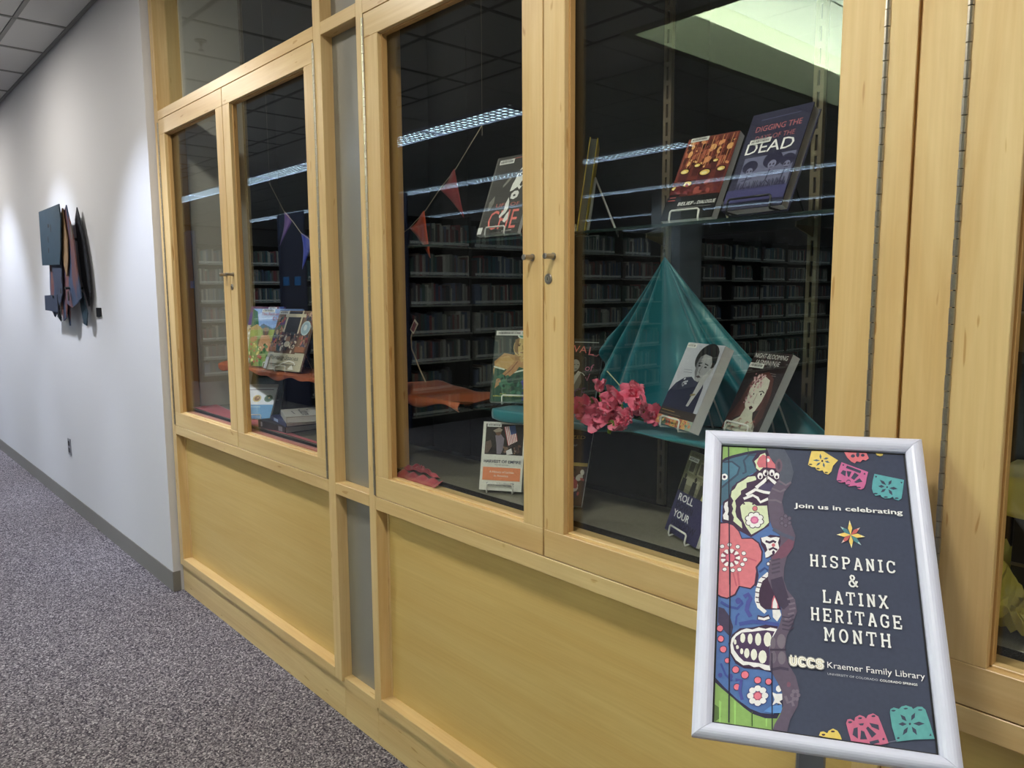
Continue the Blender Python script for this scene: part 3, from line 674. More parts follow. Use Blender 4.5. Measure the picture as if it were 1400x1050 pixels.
def a_che(A):
    A.rect(0, 0, 1, 1, '33312c'); A.rect(0, 0, .035, 1, '5c5a54'); A.text('SPAIN RODRIGUEZ', .38, .045, .016, 'c04030', .5) if False else A.line([(.38, .04), (.62, .035)], .014, 'b04030')
    # stencilled face
    A.poly([(.66, .20), (.74, .13), (.86, .10), (.95, .12), (.93, .25), (.88, .36), (.80, .42), (.76, .46), (.70, .42), (.60, .46), (.54, .47), (.56, .38), (.60, .32), (.62, .25)], 'eeeeea')
    A.poly([(.62, .225), (.70, .20), (.80, .205), (.80, .225), (.72, .235), (.64, .25)], '2a2824'); A.poly([(.66, .25), (.74, .245), (.76, .265), (.70, .29), (.64, .285)], '2a2824'); A.ell(.69, .262, .016, .016, 'eeeeea')
    A.poly([(.76, .36), (.84, .33), (.86, .38), (.78, .42), (.74, .40)], '2a2824'); A.poly([(.60, .50), (.66, .47), (.74, .47), (.78, .50), (.76, .55), (.68, .575), (.60, .56)], 'eeeeea'); A.ell(.68, .525, .03, .022, '2a2824')
    A.poly([(.33, .38), (.46, .27), (.50, .30), (.42, .36), (.34, .41)], '8a8880'); A.poly([(.10, .58), (.20, .50), (.22, .60), (.14, .70), (.10, .68)], '7c7a72')
    A.text('LIFE OF', .30, .655, .045, 'e05a48', .56, bold=-.01); A.text('CHE', .20, .935, .235, 'ec5444', .70, bold=.0)
    A.poly([(.56, .54), (.60, .60), (.62, .68), (.58, .74), (.46, .80), (.44, .77), (.52, .70), (.52, .62)], 'eeeeea'); A.poly([(.60, .76), (.66, .72), (.68, .82), (.62, .86), (.56, .84)], 'eeeeea')
    A.rect(.0, .90, .11, .985, 'e4e4e2'); A.line([(.6, .965), (.84, .96)], .012, 'd8d8d4')
def a_wal(A):
    A.rect(0, 0, 1, 1, '2b2a29'); A.text('One, Different change', .42, .055, .022, 'd8d8d4', .5, bold=.008) if False else A.line([(.44, .05), (.68, .052), (.9, .055)], .016, 'cfcfcb')
    A.text('WA', .34, .19, .10, 'e8604c', .36, bold=.0, rise=-.06); A.text('L', .74, .235, .115, 'e8606c', .10)
    A.line([(.80, .235), (.90, .25), (.93, .225)], .014, 'e06070'); A.text('of', .72, .46, .09, 'd05888', .15, slant=.15); A.line([(.83, .50), (.80, .60), (.76, .55)], .012, 'd05888')
    A.ell(.50, .36, .13, .16, '1e1d1c'); A.ell(.52, .39, .095, .13, 'a8a49a'); A.line([(.49, .38), (.53, .375)], .012, '3a3834'); A.line([(.56, .375), (.6, .38)], .012, '3a3834'); A.line([(.53, .44), (.58, .44)], .014, '4a4640'); A.ell(.36, .36, .09, .15, 'c8c4ba'); A.poly([(.30, .30), (.36, .26), (.40, .34), (.36, .44), (.30, .42)], '8a8680')
    A.poly([(.30, .50), (.44, .48), (.56, .52), (.66, .50), (.70, .62), (.66, .74), (.30, .80)], '6e6b64'); A.poly([(.42, .74), (.52, .58), (.60, .47), (.66, .49), (.60, .60), (.52, .78), (.44, .84)], 'c4bfb2'); A.line([(.60, .47), (.70, .50), (.74, .53)], .014, 'd8d4c8')
    A.text('RENCE', .28, .875, .13, '5c3468', .52, bold=.0, rise=.10); A.line([(.3, .955), (.62, .955)], .014, 'a8a8a4')
def a_ized(A):
    A.rect(0, 0, 1, 1, '151a3c'); A.text('IZED', .60, .14, .045, 'b89858', .28, bold=.01); A.text('for', .62, .245, .04, 'a8a8b4', .14, slant=.2); A.rect(0, .455, 1, .50, 'c0a048'); A.rect(0, .50, 1, 1, '4a3a3a')
    A.blobs(0, .50, 1, 1, 60, ['c8c4c0', '8a2c34', 'a83c44', '3a3a58', 'e0dcd8', '5c4a44', '20202c'], .03, .09, 9)
    for k in range(7): A.line([(.52+.05*k, .8), (.50+.05*k, 1)], .018, ['d8d4d0', '983040'][k % 2])
def a_portrait(A):
    A.rect(0, 0, 1, 1, 'b9bccb'); A.poly([(0, .62), (.12, .50), (.30, .42), (.48, .40), (.60, .44), (.80, .40), (.88, .50), (.90, .80), (0, .80)], '1e2244')
    A.ell(.66, .155, .28, .23, '17171c', -.3, 28); A.poly([(.40, .14), (.50, .045), (.72, .02), (.92, .07), (.95, .20), (.92, .30), (.80, .24), (.46, .22)], '17171c')
    A.poly([(.49, .16), (.60, .12), (.78, .14), (.86, .22), (.85, .32), (.78, .40), (.68, .45), (.58, .43), (.50, .34), (.47, .24)], '9fa0a6'); A.poly([(.49, .16), (.56, .14), (.56, .30), (.60, .42), (.50, .34), (.47, .24)], '74757e')
    A.line([(.51, .235), (.60, .225)], .018, '24242c'); A.line([(.68, .23), (.78, .245)], .018, '24242c'); A.ell(.56, .262, .035, .014, '2a2a32'); A.ell(.73, .27, .036, .014, '2a2a32'); A.line([(.64, .26), (.61, .335), (.66, .345)], .014, '6a6a74'); A.poly([(.575, .385), (.64, .372), (.71, .39), (.64, .405)], '3c3038')
    A.poly([(.72, .42), (.82, .32), (.92, .26), (.95, .28), (.90, .36), (.86, .42), (.84, .50), (.70, .74), (.64, .74), (.68, .60), (.70, .52)], 'b4b4b8')
    for k in range(4): A.line([(.84+.02*k, .34+.02*k), (.93-.005*k, .27+.035*k)], .008, '80808a')
    A.ell(.70, .60, .07, .018, '8a7c4c', -.2)
    A.text('Writings on', .20, .33, .018, '8a8ca0', .22, slant=.25) if False else A.line([(.20, .33), (.42, .325)], .01, '8c8ea4'); A.line([(.20, .36), (.44, .355)], .01, '8c8ea4')
    for k in range(7): A.ell(.36+.05*math.cos(k), .46+.03*math.sin(k*1.3), .016, .016, 'c8cad8'); 
    A.line([(.33, .52), (.30, .49), (.34, .47), (.37, .50), (.34, .53)], .012, 'c8cad8')
    A.rect(0, .80, 1, .895, '3a302c'); A.line([(.04, .83), (.42, .835)], .012, 'a88838'); A.line([(.04, .865), (.62, .87)], .008, '8a7a5a')
    cs = ['d8783c', '6c9078', 'c84830', 'dcb450', 'b85c3c', 'e0a850', '9ab0a0', 'c84030', 'e0b860']
    for k in range(7): A.rect(k/7, .895, (k+1)/7, 1, cs[k])
    A.blobs(0, .895, 1, 1, 46, cs, .01, .035, 11)
def a_night(A):
    A.rect(0, 0, 1, 1, '2c2022'); A.text('NIGHT-BLOOMING', .04, .085, .058, 'e8e4e0', .88, bold=-.005); A.text('JASMIN(N)E', .12, .165, .058, 'e8e4e0', .66, bold=-.005)
    A.line([(.52, .255), (.8, .26)], .01, '8a7c7c'); A.line([(.6, .28), (.82, .285)], .01, '8a7c7c')
    A.poly([(.18, .62), (.24, .40), (.38, .28), (.60, .24), (.80, .32), (.90, .50), (.94, .78), (.80, .98), (.70, .99), (.78, .70), (.22, .84), (.08, 1), (0, 1), (.0, .92)], '5c2a22')
    A.poly([(.30, .46), (.38, .36), (.56, .30), (.72, .34), (.76, .44), (.74, .60), (.68, .72), (.58, .78), (.46, .76), (.34, .66)], 'd8d4c4'); A.poly([(.40, .70), (.64, .74), (.70, .82), (.84, .90), (.88, 1), (.04, 1), (.12, .92), (.36, .82)], 'c6c6b2')
    A.blobs(.26, .27, .60, .48, 42, ['b87c84', 'd0a0a4', '8a5058', 'e0c4c0', '9c6468'], .016, .035, 13); A.blobs(.28, .42, .48, .66, 20, ['c89498', 'e0c0bc', 'a87078'], .012, .028, 17)
    A.ell(.66, .52, .055, .022, 'f0ece0'); A.ell(.66, .52, .024, .022, '1c1818'); A.line([(.58, .495), (.66, .48), (.73, .50)], .018, '2a1c1c'); A.ell(.47, .53, .045, .018, 'e8e0d4'); A.ell(.47, .53, .018, .018, '1c1818'); A.line([(.56, .52), (.55, .63), (.59, .64)], .01, 'a07068'); A.poly([(.49, .69), (.55, .67), (.61, .69), (.55, .725)], '4a2020')
    for (x, y) in ((.2, .92), (.4, .86), (.5, .93), (.62, .88), (.72, .95), (.3, .97), (.78, .86)):
        A.line([(x-.05, y+.02), (x, y-.02), (x+.05, y-.01)], .014, 'b05848'); A.line([(x, y-.02), (x+.01, y+.03)], .012, '8a3c34')
    for k in range(6): A.line([(.76+.03*k, .45+.03*k), (.84+.02*k, .68), (.80+.02*k, .94)], .008, '3c1814'); A.line([(.22+.03*k, .52), (.14+.02*k, .72), (.04+.03*k, .92)], .008, '3c1814')
def a_roll(A):
    A.rect(0, 0, 1, 1, '2e2a5c'); A.rect(0, 0, 1, .50, '6c6a4e'); A.text('JUAN GONZALEZ', .06, .055, .034, '2c2c28', .9, bold=.0)
    for k in range(3): A.rect(.10+.3*k, .09, .30+.3*k, .26, '86846a'); A.rect(.13+.3*k, .11, .27+.3*k, .24, '4c4a3c')
    A.rect(.35, .12, .38, .26, '34332a'); A.poly([(.05, .30), (.6, .28), (.95, .32), (.95, .46), (.05, .46)], '7c7a60'); A.rect(.12, .31, .55, .40, '9a9880')
    for (x, c) in ((.1, '1e1e26'), (.42, '2c2c30'), (.66, '3a3a2c'), (.8, 'b8b878')): A.ell(x, .31, .035, .04, '2a241e'); A.poly([(x-.06, .34), (x+.06, .34), (x+.08, .50), (x-.08, .50)], c)
    A.text('ROLL', .10, .605, .082, 'e4e4ea', .46, bold=.02); A.text('DOWN', .10, .705, .082, '1c183c', .52, bold=.02); A.text('YOUR', .10, .805, .082, 'e4e4ea', .50, bold=.02); A.text('WINDOW', .10, .905, .082, '1c183c', .76, bold=.02)
def a_belief(A):
    A.rect(0, 0, 1, 1, '1c1214'); A.rect(0, 0, 1, .73, '7c2412')
    A.blobs(0, 0, 1, .42, 90, ['d0682c', 'a03c14', 'e89040', '5c1a0c', 'c0501c', 'f0b050', '3a1208'], .02, .07, 21)
    for k in range(16): A.line([(.04+k*.062, .02), (.05+k*.06, .38)], .012, ['c05a20', '4c1408', 'e8a048'][k % 3])
    for (x, y, r) in ((.16, .42, .10), (.38, .36, .07), (.58, .46, .12), (.88, .44, .09), (.30, .58, .11), (.08, .62, .08), (.72, .33, .06)):
        A.poly([(x-r, y), (x+r, y), (x+r*.8, min(.73, y+r*1.8)), (x-r*.8, min(.73, y+r*1.8))], '5a1418'); A.ell(x, y, r, r*.62, '2a1008'); A.ell(x, y, r*.8, r*.45, 'f4c83c'); A.ell(x-.01, y+.005, r*.5, r*.24, 'fff0a0')
    A.blobs(0, .52, 1, .73, 30, ['8a2434', '6a1820', 'a83c2c', '40100c', '701c30'], .02, .06, 23)
    A.rect(0, .73, 1, 1, '1b1a1c'); A.rect(.02, .70, .22, .80, '1b1a1c'); A.line([(.05, .735), (.17, .735)], .016, 'c83c30'); A.line([(.03, .77), (.17, .77)], .016, 'c83c30')
    A.text('BELIEF', .26, .84, .038, 'eeeeee', .30, slant=.2, bold=.02); A.text('in', .58, .84, .022, 'eeeeee', .04, slant=.2); A.text('DIALOGUE', .64, .84, .038, 'eeeeee', .34, slant=.2, bold=.02); A.line([(.26, .868), (.93, .868)], .008, '9a9a9a')
def a_dead(A):
    A.rect(0, 0, 1, 1, '2b2b48'); A.text('JUANITA GARCIAGODOY', .17, .085, .020, '55547c', .70)if False else A.line([(.18, .075), (.84, .07)], .012, '55547c')
    A.text('DIGGING THE', .14, .20, .058, 'c05458', .76); A.text('DAYS OF THE', .18, .295, .050, 'b04c54', .66); A.text('DEAD', .08, .43, .115, 'f2f0ee', .80, bold=.004)
    A.rect(.12, .47, .97, .80, '66688a')
    for (x, y, r) in ((.26, .57, .13), (.62, .53, .16), (.87, .55, .12)):
        A.ell(x, y, r, r*.78, '221f44', .1, 22); A.ell(x+.01, y+.045, r*.42, r*.42, '7c7ea0'); A.ell(x-.02, y+.045, .014, .018, '221f44'); A.ell(x+.035, y+.045, .014, .018, '221f44'); A.line([(x-.02, y+.075), (x+.04, y+.075)], .012, '221f44')
        A.line([(x, y+.09), (x-.02, y+.20)], .022, '2c2950'); A.line([(x-.08, y+.14), (x+.09, y+.12)], .014, '2c2950'); A.line([(x-.02, y+.2), (x-.09, y+.26)], .018, '2c2950'); A.line([(x-.02, y+.2), (x+.07, y+.25)], .018, '2c2950')
    g = random.Random(5)
    for k in range(46): x = .13+.018*k; A.line([(x, .805), (x+g.uniform(-.02, .02), .80-g.uniform(.02, .08))], .012, '2c2950')
    A.rect(0, .80, 1, .93, '383670')
def a_planting(A):
    A.rect(0, 0, 1, 1, '8a6a52'); A.rect(0, .70, 1, 1, 'cfc8ae'); A.rect(.16, .0, .74, .72, '7a5a48')
    A.blobs(0, .02, .30, .68, 60, ['b03c34', 'd0604c', '3c5060', '6a3c80', 'c8a070', '2c2c30', '5c7a60'], .015, .05, 31); A.blobs(.74, .02, 1, .68, 60, ['b03c34', 'c87060', '3c4050', 'd8a888', '7a3030', '5c5a70'], .015, .05, 33)
    A.rect(.29, .02, .68, .58, '2a2c38'); A.rect(.26, .0, .30, .44, 'ddd0b0'); A.rect(.66, .0, .70, .44, 'ddd0b0'); A.rect(.22, .055, .78, .11, 'e2d6b4'); A.line([(.30, .12), (.26, .44)], .02, 'e6dcbc')
    A.blobs(.20, .36, .74, .72, 70, ['2c2c34', '6a5a5c', 'a88c7c', 'd8ccb8', '5c4450', '3c4c5c', '8c5c4c'], .015, .045, 35); A.ell(.47, .50, .06, .07, 'a87860'); A.ell(.47, .565, .08, .05, 'e4dccc')
    A.rect(.0, .62, .20, .70, 'a86438'); A.rect(.72, .60, .98, .69, 'a86438')
    A.ell(.86, .29, .125, .125, 'b4cdd8', 0, 28); A.ell(.86, .29, .10, .10, '9ab8cc', 0, 24); A.ell(.85, .28, .045, .05, 'd0e0e8')
    A.text('Planting Stories', .08, .825, .075, '3c3c40', .80, slant=.25, bold=-.008); A.line([(.12, .90), (.86, .90)], .014, '8a8878'); A.line([(.16, .93), (.7, .93)], .01, '9a988a')
    A.line([(.30, .96), (.50, .88), (.66, .84), (.80, .86), (.84, .90)], .022, 'f4f4f0'); A.poly([(.66, .98), (.76, .90), (.84, .98)], 'f4f4f0'); A.rect(0, .80, .085, .99, 'eceae6')
def a_landsc(A):
    A.rect(0, 0, 1, 1, '8aa04c'); A.rect(0, 0, 1, .36, '7fa6e0'); A.poly([(.1, .10), (.3, .02), (.5, .08), (.4, .18), (.16, .2)], 'b4c8ec'); A.poly([(0, .0), (.10, .05), (.16, .3), (.12, .42), (0, .44)], '3c7050')
    A.poly([(.1, .36), (.25, .26), (.45, .34), (.7, .24), (1, .34), (1, .42), (.1, .42)], '5c7c8c'); A.rect(0, .36, 1, .48, '98a840')
    A.poly([(.0, .33), (.12, .27), (.26, .36), (.0, .38)], 'b89850')
    A.blobs(0, .48, 1, .70, 50, ['a8a048', 'c09850', '7c8c3c', 'b8804c', '8a7a48'], .03, .08, 41); A.ell(.32, .40, .06, .07, '6a5444'); A.ell(.32, .36, .07, .03, 'a08a6c'); A.poly([(.24, .46), (.40, .46), (.48, .66), (.20, .66)], 'c08850'); A.poly([(.30, .62), (.50, .60), (.56, .74), (.26, .74)], 'd08c58')
    A.blobs(0, .60, 1, 1, 110, ['4c8038', '78a040', 'e0c850', 'd8e080', 'c0503c', '386830', 'e8dc90', '6c9c50'], .012, .04, 43)
    A.text('The Remembering', .20, .115, .05, 'b8485c', .56, bold=.0); A.text('Day', .44, .20, .06, 'b8485c', .20, bold=.0)
    A.rect(0, .87, .06, .99, 'e8e8e4')
def a_wbook(A):
    A.rect(0, 0, 1, 1, 'd8d4c0'); A.rect(0, 0, 1, .10, '6a3c60'); A.rect(0, .10, 1, .34, '4c2c80'); A.text('W', .70, .26, .09, 'b8405c', .16); A.rect(.0, .34, 1, 1, 'c8b890'); A.blobs(0, .34, 1, 1, 90, ['26221e', 'e0dcc8', '6a5a3c', 'c8a058', 'f0ecd8'], .01, .035, 51); A.rect(.86, 0, 1, .10, '24408c')
def a_white(A):
    A.rect(0, 0, 1, 1, 'd8dadf'); A.rect(0, .0, 1, .10, 'b0a8a8'); A.text('WEST LITERATURE', .12, .20, .05, '8a8090', .78, bold=.0) if False else A.line([(.1, .17), (.9, .16)], .03, '8c8494')
    for x, c1, c2 in ((.10, '5048a8', '6c60c8'), (.45, 'c8b060', '7a4828'), (.80, '5c7850', '3c5840')): A.ell(x, .42, .13, .13, c1, 0, 24); A.ell(x, .42, .085, .09, c2, 0, 18); A.ell(x+.02, .40, .03, .03, 'c8a048')
    A.rect(0, .60, 1, 1, '3a88b8'); A.line([(.12, .66), (.62, .66)], .022, 'a8cce0')
def a_green(A):
    A.rect(0, 0, 1, 1, '123c30'); A.rect(0, .62, 1, .68, '1a2a28'); A.text('Teaching Latino Literature', .10, .665, .03, '8ab0a0', .84) if False else A.line([(.10, .655), (.92, .66)], .022, '7aa090')

S1 = 1.6485; S2 = 1.1765; PF = 0.9455
book('white paperback history book HARVEST OF EMPIRE with flag photo and orange band', (-1.6156, .0770, .953, 32.55, 16.08, .1232, .1929), .020, 'e9e8e2', art=a_harvest, sticker=(.10, .02, .34, .055), shelfz=PF+.001)
book('green and gold painted-woman paperback standing above the white history book', (-1.6768, .1709, 1.188, 35.01, 21.71, .153, .2217), .018, '39423c', art=a_painting, sticker=(.03, .02, .52, .065), shelfz=S2+.001)
book('black comic biography LIFE OF CHE with red letters on the top shelf', (-1.655, .1107, 1.66, 2.37, 21.52, .16, .2356), .012, '33312c', art=a_che, sticker=(.10, .045, .36, .06), shelfz=S1)
book('black book with handwritten red WAL lettering half hidden by the door stile', (-1.4828, .1825, 1.188, 27.36, 35.9, .153, .2272), .014, '2b2a29', art=a_wal, shelfz=S2+.001)
book('dark blue book with yellow band and crowd photo under the teal shelf', (-1.4294, .0790, .955, 29.24, 38.48, .153, .2263), .012, '151a3c', art=a_ized, shelfz=PF)
book('thick paperback with a grey portrait of a woman resting her cheek on her hand', (-1.0888, .1845, 1.198, -21.99, 25.33, .1436, .2051), .026, 'b9bccb', art=a_portrait, sticker=(.03, .015, .26, .05), shelfz=S2+.001)
book('dark brown paperback NIGHT-BLOOMING JASMIN(N)E with a drawn red-haired face', (-.9262, .2098, 1.201, -20.27, 27.89, .1165, .1912), .022, '2c2022', art=a_night, sticker=(.02, .155, .40, .06), shelfz=S2+.001)
book('purple and olive paperback ROLL DOWN YOUR WINDOW behind the poster frame', (-1.0404, .1628, .953, -26.69, 19.47, .1451, .1943), .010, '2e2a5c', art=a_roll, sticker=(.05, .07, .30, .05), shelfz=PF)
book('paperback BELIEF in DIALOGUE with glowing candle pots on the cover', (-1.0645, .159, 1.66, -.63, 28.1, .1336, .216), .020, '1c1214', art=a_belief, sticker=(.07, .005, .36, .05), shelfz=S1)
book('blue-violet hardcover DIGGING THE DAYS OF THE DEAD with skeleton picture', (-.8586, .0815, 1.66, -7.97, 24.79, .1382, .2132), .026, '2e2e4c', hard=True, art=a_dead, sticker=(.12, .285, .36, .05), shelfz=S1, emat=PLASTD, lipw=.10)
book('yellow-edged book seen from its side on the top shelf beside the door stile', (-1.466, .325, 1.66, -50, 8, .15, .238), .022, 'd8b830', hard=True, shelfz=S1, pages=plain('grey_page_block', '6e6a5c', .8, noise=.15, scale=300))
book('children picture book Planting Stories with a round silver medal', (-3.1517, .1472, 1.184, 8.79, 20.97, .2563, .2663), .011, '5c3430', hard=True, art=a_planting, sticker=(.02, .01, .26, .055), shelfz=S2)
book('landscape children picture book with a green garden and blue sky', (-3.355, .1550, 1.184, 19.27, 13.0, .30, .2618), .010, '7fa6e0', hard=True, art=a_landsc, sticker=(.20, .01, .26, .05), shelfz=S2)
book('purple picture book with a red letter W behind the garden picture book', (-3.595, .2300, 1.184, 10.0, 16.0, .26, .272), .010, '4c2c80', hard=True, art=a_wbook, sticker=(.55, .01, .26, .05), shelfz=S2)
book('white and blue book with round pictures leaning at the left case base', (-3.3170, .0850, .952, 44, 42, .15, .190), .014, 'd8dadf', art=a_white, shelfz=PF)
book('dark green book standing behind the white and blue book', (-3.3700, .1500, .952, 40, 24, .16, .225), .016, '123c30', hard=True, art=a_green, shelfz=PF)
def flat_book(label, cx, cy, z, w, d, t, yaw, hexc, titlecol=None, group='books stacked flat in the left case', spine_lab=None, toptext=None):
    T = thing('book', label, 'book', (cx, cy, z), group); T.rotation_euler = (0, 0, R(yaw)); cm = bookcol(hexc)
    q = MB(); q.bev(-w/2, w/2, -d/2, d/2, 0, .0028, cm, b=.0008); q.bev(-w/2, w/2, -d/2, d/2, t-.0028, t, cm, b=.0008); q.bev(-w/2, w/2, -d/2, -d/2+.003, .001, t-.001, cm, b=.0008); q.build('cover', T)
    MB().box(-w/2+.003, w/2-.003, -d/2+.003, d/2-.003, .0028, t-.0028, PAGES).build('page_block', T)
    if spine_lab:
        A = Art(w, t); 
        for (x0, x1, c) in spine_lab: A.rect(x0, .2, x1, .8, c)
        o = A.build('spine_print', T); o.location = (-w/2, -d/2, 0)
    if toptext:
        A = Art(w, d); A.text(toptext, .10, .55, .28, titlecol, .80, slant=.1, bold=.01); A.line([(.3, .75), (.7, .72)], .02, titlecol)
        o = A.build('cover_print', T); o.location = (-w/2, -d/2, t); o.rotation_euler = (R(-90), 0, 0)
    return T
flat_book('black hardcover lying at the bottom of the flat stack', -2.955, .152, .9478, .235, .145, .032, 2, '201c28', spine_lab=[(.10, .16, 'c8c8d0'), (.76, .90, '8a8894')])
flat_book('navy blue hardcover in the middle of the flat stack', -2.900, .160, .9800, .225, .14, .020, -10, '1c2c5c', spine_lab=[(.22, .50, 'a8bce8')])
flat_book('off-white hardcover on top of the flat stack', -2.850, .165, 1.0002, .215, .145, .026, -20, 'b4b2ac', titlecol='3c3c44', toptext='Culture')
